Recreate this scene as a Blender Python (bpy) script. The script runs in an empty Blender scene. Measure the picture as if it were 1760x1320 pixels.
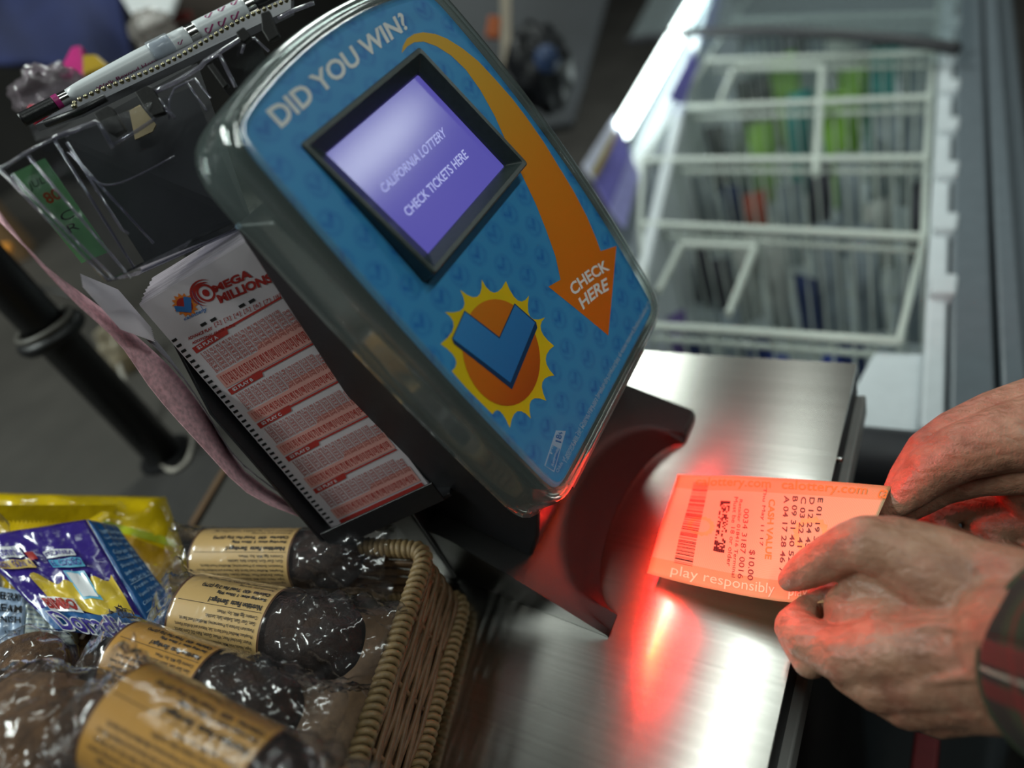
import bpy, bmesh, math, random
from mathutils import Vector, Matrix, noise
random.seed(7)
PI = math.pi
S = bpy.context.scene
COL = S.collection
# ------------------------------------------------------------------ camera
F = 1250.0; CX = 880.0; CY = 660.0
_r = math.radians(24.6); _p = math.atan(957.0 / F); _a = math.radians(43.5)
_ui = (-math.sin(_r), -math.cos(_r))
UPC = Vector((_ui[0]*math.cos(_p), _ui[1]*math.cos(_p), -math.sin(_p)))
FH = Vector((_ui[0]*math.sin(_p), _ui[1]*math.sin(_p), math.cos(_p)))
RH = Vector((math.cos(_r), -math.sin(_r), 0))
YC = FH*math.cos(_a) + RH*math.sin(_a)
XC = -FH*math.sin(_a) + RH*math.cos(_a)
CAM = Vector((0, 0, 0.43))
def cw(v):                                  # camera-axes vector -> world vector
    v = Vector(v); return Vector((XC.dot(v), YC.dot(v), UPC.dot(v)))
def ray(px, py): return cw(((px-CX)/F, (py-CY)/F, 1.0))
def atd(px, py, d): return CAM + ray(px, py)*d
def at(px, py, axis, val):
    d = ray(px, py); return CAM + d*((val-CAM[axis])/d[axis])
cam_d = bpy.data.cameras.new('camera'); cam = bpy.data.objects.new('camera', cam_d); COL.objects.link(cam)
cx_, cy_, cz_ = cw((1,0,0)), cw((0,-1,0)), cw((0,0,-1))
M = Matrix(((cx_[0],cy_[0],cz_[0],CAM[0]),(cx_[1],cy_[1],cz_[1],CAM[1]),(cx_[2],cy_[2],cz_[2],CAM[2]),(0,0,0,1)))
cam.matrix_world = M
cam_d.sensor_width = 36; cam_d.sensor_fit = 'HORIZONTAL'; cam_d.lens = F/1760*36
cam_d.clip_start = 0.01; cam_d.clip_end = 50
cam_d.dof.use_dof = True; cam_d.dof.focus_distance = 0.445; cam_d.dof.aperture_fstop = 2.3
cam_d.dof.aperture_blades = 9
S.camera = cam
# ------------------------------------------------------------------ world, exposure, large lights
W = bpy.data.worlds.new('world'); S.world = W; W.use_nodes = True
W.node_tree.nodes['Background'].inputs[0].default_value = (0.62, 0.70, 0.80, 1)
W.node_tree.nodes['Background'].inputs[1].default_value = 0.045
S.view_settings.view_transform = 'Standard'; S.view_settings.look = 'None'
S.view_settings.exposure = 0.2; S.view_settings.gamma = 1.0; S.view_settings.use_curve_mapping = False
def area(name, loc, direction, sx, sy, power, col, spread=180):
    l = bpy.data.lights.new(name, 'AREA'); l.shape = 'RECTANGLE'; l.size = sx; l.size_y = sy
    l.energy = power; l.color = col; l.spread = math.radians(spread)
    o = bpy.data.objects.new(name, l); COL.objects.link(o); o.location = loc
    o.rotation_euler = Vector(direction).to_track_quat('-Z', 'Y').to_euler(); return o
def area_axes(name, loc, zdir, xdir, sx, sy, power, col, spread=180):
    o = area(name, loc, zdir, sx, sy, power, col, spread)
    z = -Vector(zdir).normalized(); x = Vector(xdir); x = (x - z*x.dot(z)).normalized(); y = z.cross(x)
    o.rotation_euler = Matrix((x, y, z)).transposed().to_euler(); return o
CEIL = 1.75
LIGHTS = [(-0.52, 0.95, 1.50, 0.09, 3.0), (-1.40, 2.3, 1.5, 0.28, 22), (1.62, 2.36, 0.85, 0.20, 9), (-1.5, -0.7, 1.3, 0.2, 36), (0.80, 0.2, 1.3, 0.14, 10)]  # last two are unseen lamps added to brighten the slips, pen and panel
for i, (x, y, ly, lx, e) in enumerate(LIGHTS):
    area_axes('ceiling_or_fill_light', (x, y, CEIL-0.075), (0, 0, -1), (1, 0, 0), lx, ly, e, (0.90, 1.0, 0.95))
# light that the scanner throws on the plate
LED = Vector((-0.216, 0.265, 0.118))
# ------------------------------------------------------------------ node helpers, materials
def srgb(h):
    h = h.lstrip('#'); o = []
    for i in (0, 2, 4):
        c = int(h[i:i+2], 16)/255; o.append(c/12.92 if c <= 0.04045 else ((c+0.055)/1.055)**2.4)
    return (*o, 1)
def col(c): return srgb(c) if isinstance(c, str) else (c if len(c) == 4 else (*c, 1))
class N:
    def __init__(s, name):
        s.m = bpy.data.materials.new(name); s.m.use_nodes = True; s.t = s.m.node_tree
        s.p = s.t.nodes['Principled BSDF']; s.out = s.t.nodes['Material Output']
    def n(s, typ, **k):
        x = s.t.nodes.new(typ)
        for a, b in k.items(): setattr(x, a, b)
        return x
    def l(s, a, b): s.t.links.new(a, b)
    def set(s, **k):
        for a, b in k.items():
            s.p.inputs[a.replace('_', ' ')].default_value = b
    def coord(s, kind='Object', scale=(1, 1, 1)):
        tc = s.n('ShaderNodeTexCoord'); mp = s.n('ShaderNodeMapping'); mp.inputs['Scale'].default_value = scale
        s.l(tc.outputs[kind], mp.inputs[0]); return mp.outputs[0]
    def noise(s, vec, scale, detail=3, rough=.5):
        x = s.n('ShaderNodeTexNoise'); x.inputs['Scale'].default_value = scale
        x.inputs['Detail'].default_value = detail; x.inputs['Roughness'].default_value = rough
        s.l(vec, x.inputs['Vector']); return x.outputs['Fac']
    def ramp(s, fac, stops):
        x = s.n('ShaderNodeValToRGB'); e = x.color_ramp.elements
        while len(e) < len(stops): e.new(0.5)
        for q, (pos, c) in zip(e, stops): q.position = pos; q.color = col(c)
        s.l(fac, x.inputs[0]); return x.outputs[0]
    def bump(s, h, strength=.3, dist=.001, prev=None):
        x = s.n('ShaderNodeBump'); x.inputs['Strength'].default_value = strength; x.inputs['Distance'].default_value = dist
        s.l(h, x.inputs['Height'])
        if prev is not None: s.l(prev, x.inputs['Normal'])
        return x.outputs[0]
    def math(s, op, a, b=None, clamp=False):
        x = s.n('ShaderNodeMath', operation=op); x.use_clamp = clamp
        for i, v in enumerate((a, b)):
            if v is None: continue
            if isinstance(v, (int, float)): x.inputs[i].default_value = v
            else: s.l(v, x.inputs[i])
        return x.outputs[0]
    def mix(s, fac, a, b):
        x = s.n('ShaderNodeMix', data_type='RGBA')
        if isinstance(fac, (int, float)): x.inputs[0].default_value = fac
        else: s.l(fac, x.inputs[0])
        for i, v in ((6, a), (7, b)):
            if isinstance(v, (tuple, str)): x.inputs[i].default_value = col(v)
            else: s.l(v, x.inputs[i])
        return x.outputs[2]
def plain(name, c, rough=.5, metal=0, var=.12, scale=60, bump=0.0, spec=.5, coat=0):
    g = N(name); v = g.coord(); nz = g.noise(v, scale)
    c = col(c); d = tuple(x*(1-var) for x in c[:3]) + (1,); b = tuple(min(1, x*(1+var)) for x in c[:3]) + (1,)
    g.l(g.ramp(nz, [(0.3, d), (0.7, b)]), g.p.inputs['Base Color'])
    g.set(Roughness=rough, Metallic=metal); g.p.inputs['Specular IOR Level'].default_value = spec
    g.p.inputs['Coat Weight'].default_value = coat; g.p.inputs['Coat Roughness'].default_value = .08
    if bump: g.l(g.bump(g.noise(v, scale*6, 4), bump, .0006), g.p.inputs['Normal'])
    return g.m
def emis(name, c, strength):
    g = N(name); g.set(Roughness=.4); g.p.inputs['Base Color'].default_value = col(c)
    g.p.inputs['Emission Color'].default_value = col(c); g.p.inputs['Emission Strength'].default_value = strength
    return g.m
def clear(name, tint=(.95, .97, .96), rough=.06, bumpscale=0, bstr=.3, ior=1.45, boost=1.0, dist=.002, haze=0.0, hazecol=(.8,.8,.8,1)):
    g = N(name); g.t.nodes.remove(g.p)
    tr = g.n('ShaderNodeBsdfTransparent'); tr.inputs[0].default_value = (*tint, 1)
    gl = g.n('ShaderNodeBsdfGlossy'); gl.inputs['Roughness'].default_value = rough
    fr = g.n('ShaderNodeLayerWeight'); fr.inputs['Blend'].default_value = .5; f0 = ((ior-1)/(ior+1))**2
    if bumpscale:
        v = g.coord(); b = g.bump(g.noise(v, bumpscale, 3, .6), bstr, dist)
        g.l(b, gl.inputs['Normal']); g.l(b, fr.inputs['Normal'])
    mx = g.n('ShaderNodeMixShader'); g.l(g.math('MULTIPLY', g.math('ADD', g.math('MULTIPLY', g.math('POWER', fr.outputs['Facing'], 4.0), 1-f0), f0), boost, True), mx.inputs[0])
    g.l(tr.outputs[0], mx.inputs[1]); g.l(gl.outputs[0], mx.inputs[2])
    o = mx.outputs[0]
    if haze:
        df = g.n('ShaderNodeBsdfDiffuse'); df.inputs[0].default_value = hazecol
        m2 = g.n('ShaderNodeMixShader'); m2.inputs[0].default_value = haze
        g.l(o, m2.inputs[1]); g.l(df.outputs[0], m2.inputs[2]); o = m2.outputs[0]
    g.l(o, g.out.inputs[0]); return g.m
MAT = {}
MAT['black'] = plain('black_plastic', (.012, .012, .014), .34, bump=.25, scale=250)
MAT['black_matt'] = plain('matt_black_plastic', (.006, .0055, .0055), .42, bump=.3, scale=200, spec=.35)
MAT['bezel'] = plain('bezel_plastic', (.036, .052, .048), .33, bump=.1, scale=300)
MAT['cover'] = clear('clear_acrylic', (.90, .95, .94), .07, 0, ior=1.5, boost=3.2, haze=.07, hazecol=(.55, .68, .66, 1))
MAT['cover_front'] = clear('clear_acrylic_front', (.99, 1, 1), .1, 0, ior=1.38, boost=.8)
MAT['bin'] = clear('clear_bin_plastic', (.80, .81, .84), .08, 40, .08, ior=1.5, boost=1.2)
MAT['binedge'] = clear('clear_bin_edge', (.72, .72, .78), .12, 0, ior=1.6, boost=3.0, haze=.12, hazecol=(.8, .75, .9, 1))
MAT['film'] = clear('clear_wrapping_film', (.95, .94, .94), .13, 34, .6, ior=1.45, boost=1.7, dist=.004, haze=.02, hazecol=(.55, .55, .6, 1))
MAT['white_ink'] = plain('white_print', '#eceeec', .5, var=.03)
MAT['micro_ink'] = plain('pale_small_print', '#9fc0dc', .5, var=.03)
MAT['red_ink'] = plain('red_print', '#a5231d', .6, var=.05)
MAT['black_ink'] = plain('black_print', '#151315', .7, var=.02)
MAT['blue_ink'] = plain('blue_print', '#2e6db0', .6, var=.03)
MAT['gap_shadow'] = plain('shadow_gap_black', (.02, .02, .022), .5)
MAT['wire'] = plain('white_coated_wire', '#d5ddd4', .35, var=.05)
MAT['chrome'] = plain('chrome', (.62, .62, .60), .16, 1, var=.03)
def steel():
    g = N('brushed_stainless_steel')
    v = g.coord('Object', (3, 380, 1)); n1 = g.noise(v, 1.0, 2, .6)
    v2 = g.coord('Object', (9, 9, 9)); n2 = g.noise(v2, 1.0, 4)
    v3 = g.coord('Object', (20, 900, 1)); n3 = g.noise(v3, 1.0, 1)
    g.l(g.ramp(g.math('ADD', g.math('MULTIPLY', n1, .6), g.math('MULTIPLY', n2, .4)), [(.3, (.50, .49, .45)), (.7, (.64, .63, .585))]), g.p.inputs['Base Color'])
    rr = g.n('ShaderNodeMapRange'); rr.inputs[3].default_value = .20; rr.inputs[4].default_value = .30
    g.l(n2, rr.inputs[0]); g.l(rr.outputs[0], g.p.inputs['Roughness'])
    g.set(Metallic=1.0, Anisotropic=.8, Anisotropic_Rotation=.25); g.p.inputs['Coat Weight'].default_value = .6; g.p.inputs['Coat Roughness'].default_value = .045
    tn = g.n('ShaderNodeTangent', direction_type='UV_MAP'); g.l(tn.outputs[0], g.p.inputs['Tangent'])
    
    return g.m
MAT['steel'] = steel()
def face_print():                            # blue printed panel with rows of tone-on-tone round badges; UV = metres on the panel
    g = N('printed_blue_panel'); uv = g.n('ShaderNodeUVMap'); sp = g.n('ShaderNodeSeparateXYZ'); g.l(uv.outputs[0], sp.inputs[0])
    row = g.math('DIVIDE', sp.outputs[1], .0165); rf = g.math('FLOOR', row)
    sh = g.math('MULTIPLY', g.math('MODULO', g.math('ADD', rf, 100), 2), .5)
    cxx = g.math('ADD', g.math('DIVIDE', sp.outputs[0], .0205), sh)
    fx = g.math('MULTIPLY', g.math('SUBTRACT', g.math('FRACT', cxx), .5), 1.24)
    fy = g.math('SUBTRACT', g.math('FRACT', row), .5)
    r = g.math('SQRT', g.math('ADD', g.math('MULTIPLY', fx, fx), g.math('MULTIPLY', fy, fy)))
    ring = g.math('SUBTRACT', 1.0, g.math('MULTIPLY', g.math('ABSOLUTE', g.math('SUBTRACT', r, .38)), 8), True)
    # a tick inside the ring: |fx| - slope band
    vv = g.math('ADD', fy, g.math('MULTIPLY', g.math('ABSOLUTE', g.math('ADD', fx, .05)), -.9))
    tick = g.math('SUBTRACT', 1.0, g.math('MULTIPLY', g.math('ABSOLUTE', g.math('ADD', vv, .06)), 5), True)
    tick = g.math('MULTIPLY', tick, g.math('LESS_THAN', r, .30))
    nz = g.noise(g.coord('Object'), 160, 3)
    pat = g.math('MULTIPLY', g.math('ADD', g.math('MULTIPLY', g.math('LESS_THAN', r, .36), .22), g.math('ADD', g.math('MULTIPLY', ring, .45), tick)), nz)
    base = g.mix(g.noise(g.coord('Object'), 22, 2), '#378fcb', '#459dd3')
    g.l(g.mix(g.math('MULTIPLY', pat, 1.25, True), base, '#1f6cbb'), g.p.inputs['Base Color'])
    g.set(Roughness=.42); return g.m
MAT['face'] = face_print()
def vgrad(name, stops, vmin, vmax, rough=.45, axis=1):   # printed gradient along the panel (UV metres)
    g = N(name); uv = g.n('ShaderNodeUVMap'); sp = g.n('ShaderNodeSeparateXYZ'); g.l(uv.outputs[0], sp.inputs[0])
    mr = g.n('ShaderNodeMapRange'); mr.inputs[1].default_value = vmin; mr.inputs[2].default_value = vmax
    g.l(sp.outputs[axis], mr.inputs[0]); g.l(g.ramp(mr.outputs[0], stops), g.p.inputs['Base Color']); g.set(Roughness=rough); return g.m
MAT['arrow'] = vgrad('printed_arrow', [(0, '#d96a0c'), (.45, '#e08414'), (.75, '#d9a021'), (1, '#d6a928')], -.165, .07)
MAT['sun_y'] = plain('printed_yellow', '#e8c814', .45, var=.04)
MAT['sun_o'] = vgrad('printed_orange_disc', [(0, '#b44f10'), (.4, '#cf6a12'), (1, '#d9801b')], -.135, -.075)
MAT['sun_hi'] = plain('printed_light_orange', '#dd9420', .45, var=.03)
MAT['tick'] = vgrad('printed_blue_tick', [(0, '#2270b8'), (1, '#3c8fd0')], -.13, -.07)
MAT['tick_side'] = plain('printed_tick_edge', '#0f3a63', .45, var=.03)
MAT['tick_hi'] = plain('printed_tick_light', '#3d94d2', .45, var=.03)

# ------------------------------------------------------------------ object helpers
def tag(o, label=None, cat=None, group=None, kind=None):
    if label: o['label'] = label
    if cat: o['category'] = cat
    if group: o['group'] = group
    if kind: o['kind'] = kind
    return o
def thing(name, label, cat, loc, group=None):
    o = bpy.data.objects.new(name, None); COL.objects.link(o); o.location = loc; o.empty_display_size = .01
    return tag(o, label, cat, group)
def origin_of(o):
    v = Vector((0, 0, 0))
    while o: v += Vector(o.location); o = o.parent
    return v
class B:
    def __init__(s): s.v = []; s.f = []; s.uv = None
    def add(s, vs, fs):
        k = len(s.v); s.v += [Vector(v) for v in vs]; s.f += [tuple(i+k for i in f) for f in fs]; return s
    def quad(s, a, b, c, d): return s.add([a, b, c, d], [(0, 1, 2, 3)])
    def hexa(s, p):                          # 8 corners: bottom ring 0-3, top ring 4-7
        return s.add(p, [(3, 2, 1, 0), (4, 5, 6, 7), (0, 1, 5, 4), (1, 2, 6, 5), (2, 3, 7, 6), (3, 0, 4, 7)])
    def box(s, c, h, ax=((1, 0, 0), (0, 1, 0), (0, 0, 1))):
        c = Vector(c); X, Y, Z = (Vector(a).normalized()*k for a, k in zip(ax, h))
        return s.hexa([c-X-Y-Z, c+X-Y-Z, c+X+Y-Z, c-X+Y-Z, c-X-Y+Z, c+X-Y+Z, c+X+Y+Z, c-X+Y+Z])
    def prism(s, pts, off):                  # closed outline + thickness vector
        pts = [Vector(p) for p in pts]; n = len(pts); off = Vector(off)
        return s.add(pts + [p+off for p in pts], [tuple(range(n-1, -1, -1)), tuple(range(n, 2*n))] + [(i, (i+1) % n, (i+1) % n+n, i+n) for i in range(n)])
    def tube(s, pts, r, seg=8, closed=False, cap=True):
        pts = [Vector(p) for p in pts]; n = len(pts); rs = r if isinstance(r, (list, tuple)) else [r]*n
        k = len(s.v); prev = None
        for i, p in enumerate(pts):
            if closed: t = pts[(i+1) % n]-pts[i-1]
            else: t = pts[min(i+1, n-1)]-pts[max(i-1, 0)]
            if t.length < 1e-9: t = Vector((0, 0, 1))
            t.normalize()
            if prev is None: a = t.orthogonal().normalized()
            else:
                a = prev - t*prev.dot(t); a = a.normalized() if a.length > 1e-6 else t.orthogonal().normalized()
            prev = a; b = t.cross(a)
            for j in range(seg):
                an = 2*PI*j/seg; s.v.append(p + (a*math.cos(an)+b*math.sin(an))*rs[i])
        m = n if closed else n-1
        for i in range(m):
            for j in range(seg):
                a0 = k+i*seg+j; a1 = k+i*seg+(j+1) % seg; b0 = k+((i+1) % n)*seg+j; b1 = k+((i+1) % n)*seg+(j+1) % seg
                s.f.append((a0, a1, b1, b0))
        if cap and not closed:
            s.f.append(tuple(k+j for j in range(seg-1, -1, -1))); s.f.append(tuple(k+(n-1)*seg+j for j in range(seg)))
        return s
    def grid(s, fn, nu, nv, closeu=False):
        k = len(s.v)
        for j in range(nv+1):
            for i in range(nu if closeu else nu+1): s.v.append(Vector(fn(i/nu, j/nv)))
        w = nu if closeu else nu+1
        for j in range(nv):
            for i in range(nu):
                i2 = (i+1) % w; s.f.append((k+j*w+i, k+j*w+i2, k+(j+1)*w+i2, k+(j+1)*w+i))
        return s
    def sphere(s, c, r, seg=10, rings=6, sc=(1, 1, 1)):
        c = Vector(c); vs = [c+Vector((0, 0, r*sc[2]))]; fs = []
        for i in range(1, rings):
            for j in range(seg):
                a = PI*i/rings; b = 2*PI*j/seg
                vs.append(c+Vector((r*sc[0]*math.sin(a)*math.cos(b), r*sc[1]*math.sin(a)*math.sin(b), r*sc[2]*math.cos(a))))
        vs.append(c-Vector((0, 0, r*sc[2])))
        for j in range(seg): fs.append((0, 1+j, 1+(j+1) % seg))
        for i in range(rings-2):
            for j in range(seg):
                a = 1+i*seg; fs.append((a+j, a+seg+j, a+seg+(j+1) % seg, a+(j+1) % seg))
        e = len(vs)-1; a = 1+(rings-2)*seg
        for j in range(seg): fs.append((a+j, e, a+(j+1) % seg))
        return s.add(vs, fs)
def mk(name, b, mat, parent=None, smooth=False, label=None, uvs=None, bevel=0, solid=0, kind=None, bevseg=2, loc=None):
    """one mesh object; vertices given in world space; the object's origin goes to loc (or the parent's origin)"""
    me = bpy.data.meshes.new(name); org = origin_of(parent) if parent else Vector((0, 0, 0))
    mloc = Vector(loc) if (loc is not None and parent is None) else Vector((0, 0, 0))
    me.from_pydata([tuple(v-org-mloc) for v in b.v], [], b.f); me.update()
    o = bpy.data.objects.new(name, me); COL.objects.link(o); o.location = mloc
    mats = mat if isinstance(mat, list) else [mat]
    for m in mats: me.materials.append(MAT[m] if isinstance(m, str) else m)
    bm = bmesh.new(); bm.from_mesh(me); bmesh.ops.recalc_face_normals(bm, faces=bm.faces); bm.to_mesh(me); bm.free()
    if smooth:
        for p in me.polygons: p.use_smooth = True
    if uvs:
        ul = me.uv_layers.new(name='UVMap')
        for lp in me.loops: ul.data[lp.index].uv = uvs[lp.vertex_index]
    if parent: o.parent = parent
    if bevel:
        md = o.modifiers.new('b', 'BEVEL'); md.width = bevel; md.segments = bevseg; md.limit_method = 'ANGLE'; md.angle_limit = .6
        for p in me.polygons: p.use_smooth = True
        try:
            md.harden_normals = True
        except Exception: pass
    if solid:
        md = o.modifiers.new('s', 'SOLIDIFY'); md.thickness = solid; md.offset = 0
    if label: o['label'] = label
    if kind: o['kind'] = kind
    return o
def lerp(a, b, t): return a + (b-a)*t
def text_mesh(txt, bold=.0, shear=0, align='LEFT', space=1.0, spacing=1.0):
    cu = bpy.data.curves.new('t', 'FONT'); cu.body = txt; cu.offset = bold; cu.shear = shear; cu.align_x = align
    cu.space_line = space; cu.space_character = spacing; cu.resolution_u = 3; cu.fill_mode = 'FRONT'
    o = bpy.data.objects.new('t', cu); me = bpy.data.meshes.new_from_object(o)
    vs = [(v.co.x, v.co.y) for v in me.vertices]; fs = [tuple(p.vertices) for p in me.polygons]
    bpy.data.objects.remove(o); bpy.data.curves.remove(cu); bpy.data.meshes.remove(me)
    xs = [v[0] for v in vs]; ys = [v[1] for v in vs]
    x0, x1, y0, y1 = min(xs), max(xs), min(ys), max(ys)
    return [((x-x0)/(x1-x0), (y-y0)/(y1-y0)) for x, y in vs], fs
def text(txt, fn, mat, parent, name='lettering', bold=0.0, label=None, **k):
    vs, fs = text_mesh(txt, bold, **k); b = B(); b.v = [Vector(fn(u, v)) for u, v in vs]; b.f = fs
    return mk(name, b, mat, parent, label=label)
def bil(c00, c10, c01, c11):
    c00, c10, c01, c11 = map(Vector, (c00, c10, c01, c11))
    return lambda u, v: lerp(lerp(c00, c10, u), lerp(c01, c11, u), v)
class Plane:                                 # a real plane in the place, addressed by where the camera sees it
    def __init__(s, o, n): s.o = Vector(o); s.n = Vector(n).normalized()
    def __call__(s, px, py, off=0.0):
        d = ray(px, py); t = ((s.o-CAM).dot(s.n)+off)/d.dot(s.n); return CAM+d*t

# ------------------------------------------------------------------ room
FLOOR = -0.95
MAT['floor'] = plain('shop_floor_tile', '#4a4744', .6, var=.25, scale=5, bump=.1)
MAT['wall'] = plain('shop_wall_paint', '#3a3836', .8, var=.15, scale=4)
MAT['ceiling'] = plain('ceiling_tile', '#8d8f8c', .9, var=.08, scale=6)
def struct(name, b, mat, **k): return tag(mk(name, b, mat, **k), kind='structure')
X0, X1, Y0, Y1 = -4.2, 3.0, -2.2, 5.2
struct('floor', B().box(((X0+X1)/2, (Y0+Y1)/2, FLOOR-.05), ((X1-X0)/2+.1, (Y1-Y0)/2+.1, .05)), 'floor')
struct('ceiling', B().box(((X0+X1)/2, (Y0+Y1)/2, CEIL+.05), ((X1-X0)/2+.1, (Y1-Y0)/2+.1, .05)), 'ceiling')
struct('wall_left', B().box((X0-.05, (Y0+Y1)/2, (FLOOR+CEIL)/2), (.05, (Y1-Y0)/2, (CEIL-FLOOR)/2)), 'wall')
struct('wall_right', B().box((X1+.05, (Y0+Y1)/2, (FLOOR+CEIL)/2), (.05, (Y1-Y0)/2, (CEIL-FLOOR)/2)), 'wall')
struct('wall_back', B().box(((X0+X1)/2, Y1+.05, (FLOOR+CEIL)/2), ((X1-X0)/2, .05, (CEIL-FLOOR)/2)), 'wall')
struct('wall_front', B().box(((X0+X1)/2, Y0-.05, (FLOOR+CEIL)/2), ((X1-X0)/2, .05, (CEIL-FLOOR)/2)), 'wall')
MAT['fixture'] = plain('white_fixture_metal', '#c9cbc8', .5, var=.03)
for i, (x, y, ly, lx, e) in enumerate(LIGHTS):
    b = B().box((x, y, CEIL-.035), (lx/2+.05, ly/2+.05, .035))
    tag(mk('ceiling_or_fill_fixture', b, 'fixture', bevel=.006, loc=(x, y, CEIL)), 'long fluorescent ceiling fixture out of view, some added to brighten the scene', 'ceiling light', 'fluorescent ceiling fixtures')

# ------------------------------------------------------------------ counter and steel top
MAT['laminate'] = plain('grey_brown_laminate', '#3d3a36', .55, var=.14, scale=12, bump=.05)
b = B().prism([(-2.6, -.9, -.0035), (-.40, -.9, -.0035), (-.40, .46, -.0035), (-.95, .46, -.0035), (-.95, .80, -.0035), (-2.6, 1.1, -.0035)], (0, 0, -.035))
o = mk('counter', b, 'laminate', loc=(-1.2, 0, FLOOR)); tag(o, 'grey laminate counter top behind the lottery terminal', 'counter')
PX = lambda y: -.0855 - (y-.30)*.0175         # right edge line of the steel top
pb = B(); pts = [(-.405, -.45), (PX(-.45), -.45), (PX(.465), .465), (-.405, .465)]
pb.prism([(x, y, 0) for x, y in pts], (0, 0, -.0032))
top_ = mk('steel_counter_top', pb, 'steel', loc=(-.25, 0, 0), uvs=[(v.x, v.y) for v in pb.v])
tag(top_, 'brushed stainless steel counter top under the terminal and ticket', 'counter top')
lipb = B().hexa([(PX(-.45)-.010, -.45, -.030), (PX(-.45)-.0005, -.45, -.030), (PX(.46)-.0005, .462, -.030), (PX(.46)-.010, .462, -.030),
                 (PX(-.45)-.010, -.45, -.0033), (PX(-.45)-.0005, -.45, -.0033), (PX(.46)-.0005, .462, -.0033), (PX(.46)-.010, .462, -.0033)])
mk('shadow_gap_strip', lipb, 'gap_shadow', top_, label='black strip in place of the shadow gap under the steel edge')  # black colour stands in for the shadow gap below the plate
sc = at(1443, 790, 0, PX(.365)+.0015)
mk('screw', B().sphere(sc, .0028, 10, 6), 'chrome', top_, smooth=True, label='small chrome screw head')
MAT['cab_strip'] = plain('grey_cabinet_edge', '#8d8c89', .45, var=.06)
MAT['cab_dark'] = plain('dark_cabinet', '#1b1918', .55, var=.15)
cab = thing('cabinet', 'dark cabinet with grey edge strip carrying the steel counter top', 'cabinet', (-.3, 0, FLOOR))
mk('body', B().hexa([(-.398, -.9, FLOOR), (PX(-.9)-.008, -.9, FLOOR), (PX(.42)-.008, .42, FLOOR), (-.398, .42, FLOOR),
                     (-.398, -.9, -.036), (PX(-.9)-.008, -.9, -.036), (PX(.42)-.008, .42, -.036), (-.398, .42, -.036)]), 'cab_dark', cab)
mk('edge_trim', B().hexa([(PX(-.9)-.03, -.9, -.052), (PX(-.9)+.006, -.9, -.052), (PX(.462)+.006, .462, -.052), (PX(.455)-.03, .455, -.052),
                     (PX(-.9)-.03, -.9, -.0305), (PX(-.9)+.006, -.9, -.0305), (PX(.462)+.006, .462, -.0305), (PX(.455)-.03, .455, -.0305)]), 'cab_strip', cab, bevel=.002, label='grey edge trim')
mk('support', B().box((-1.5, -.2, (FLOOR-.04)/2), (1.0, .6, -(FLOOR+.04)/2)), 'cab_dark', cab)

# ------------------------------------------------------------------ lottery ticket checker
T = math.radians(29.5); BC = Vector((-.265, .289, .29575))
UU = Vector((-math.sin(T), 0, math.cos(T))); NN = Vector((math.cos(T), 0, math.sin(T))); YY = Vector((0, 1, 0))
def pd(u): return -.3*u*u + .12*u - .004
def surf(y, u, off=0.0): return BC + YY*y + UU*u + NN*(pd(u)+off)
def pan(px, py, off=0.0):
    d = ray(px, py); lo, hi = .2, .95
    for _ in range(45):
        m = (lo+hi)/2; q = CAM+d*m-BC
        if q.dot(NN)-pd(q.dot(UU))-off > 0: lo = m
        else: hi = m
    q = CAM+d*lo-BC; return q.dot(YY), q.dot(UU)
YO = .0092
def hw(u): return .093-.0476*u-.402*u*u-.0008
def outline(e=0.0):
    raw = []
    for i in range(41): raw.append((lerp(-hw(-.186), hw(-.186), i/40), -.186))
    for i in range(1, 60): u = lerp(-.186, .0655, i/60); raw.append((hw(u), u))
    for i in range(0, 41): y = lerp(hw(.0655), -hw(.0655), i/40); raw.append((y, .0655+.012*(1-(y/hw(.0655))**2)))
    for i in range(1, 60): u = lerp(.0655, -.186, i/60); raw.append((-hw(u), u))
    n = len(raw)
    for _ in range(7): raw = [((raw[i-1][0]+raw[i][0]*2+raw[(i+1) % n][0])/4, (raw[i-1][1]+raw[i][1]*2+raw[(i+1) % n][1])/4) for i in range(n)]
    out = []
    for i in range(n):
        tx = raw[(i+2) % n][0]-raw[i-2][0]; ty = raw[(i+2) % n][1]-raw[i-2][1]; L = math.hypot(tx, ty)
        out.append((raw[i][0]+YO+ty/L*e, raw[i][1]-tx/L*e))
    return out
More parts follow.
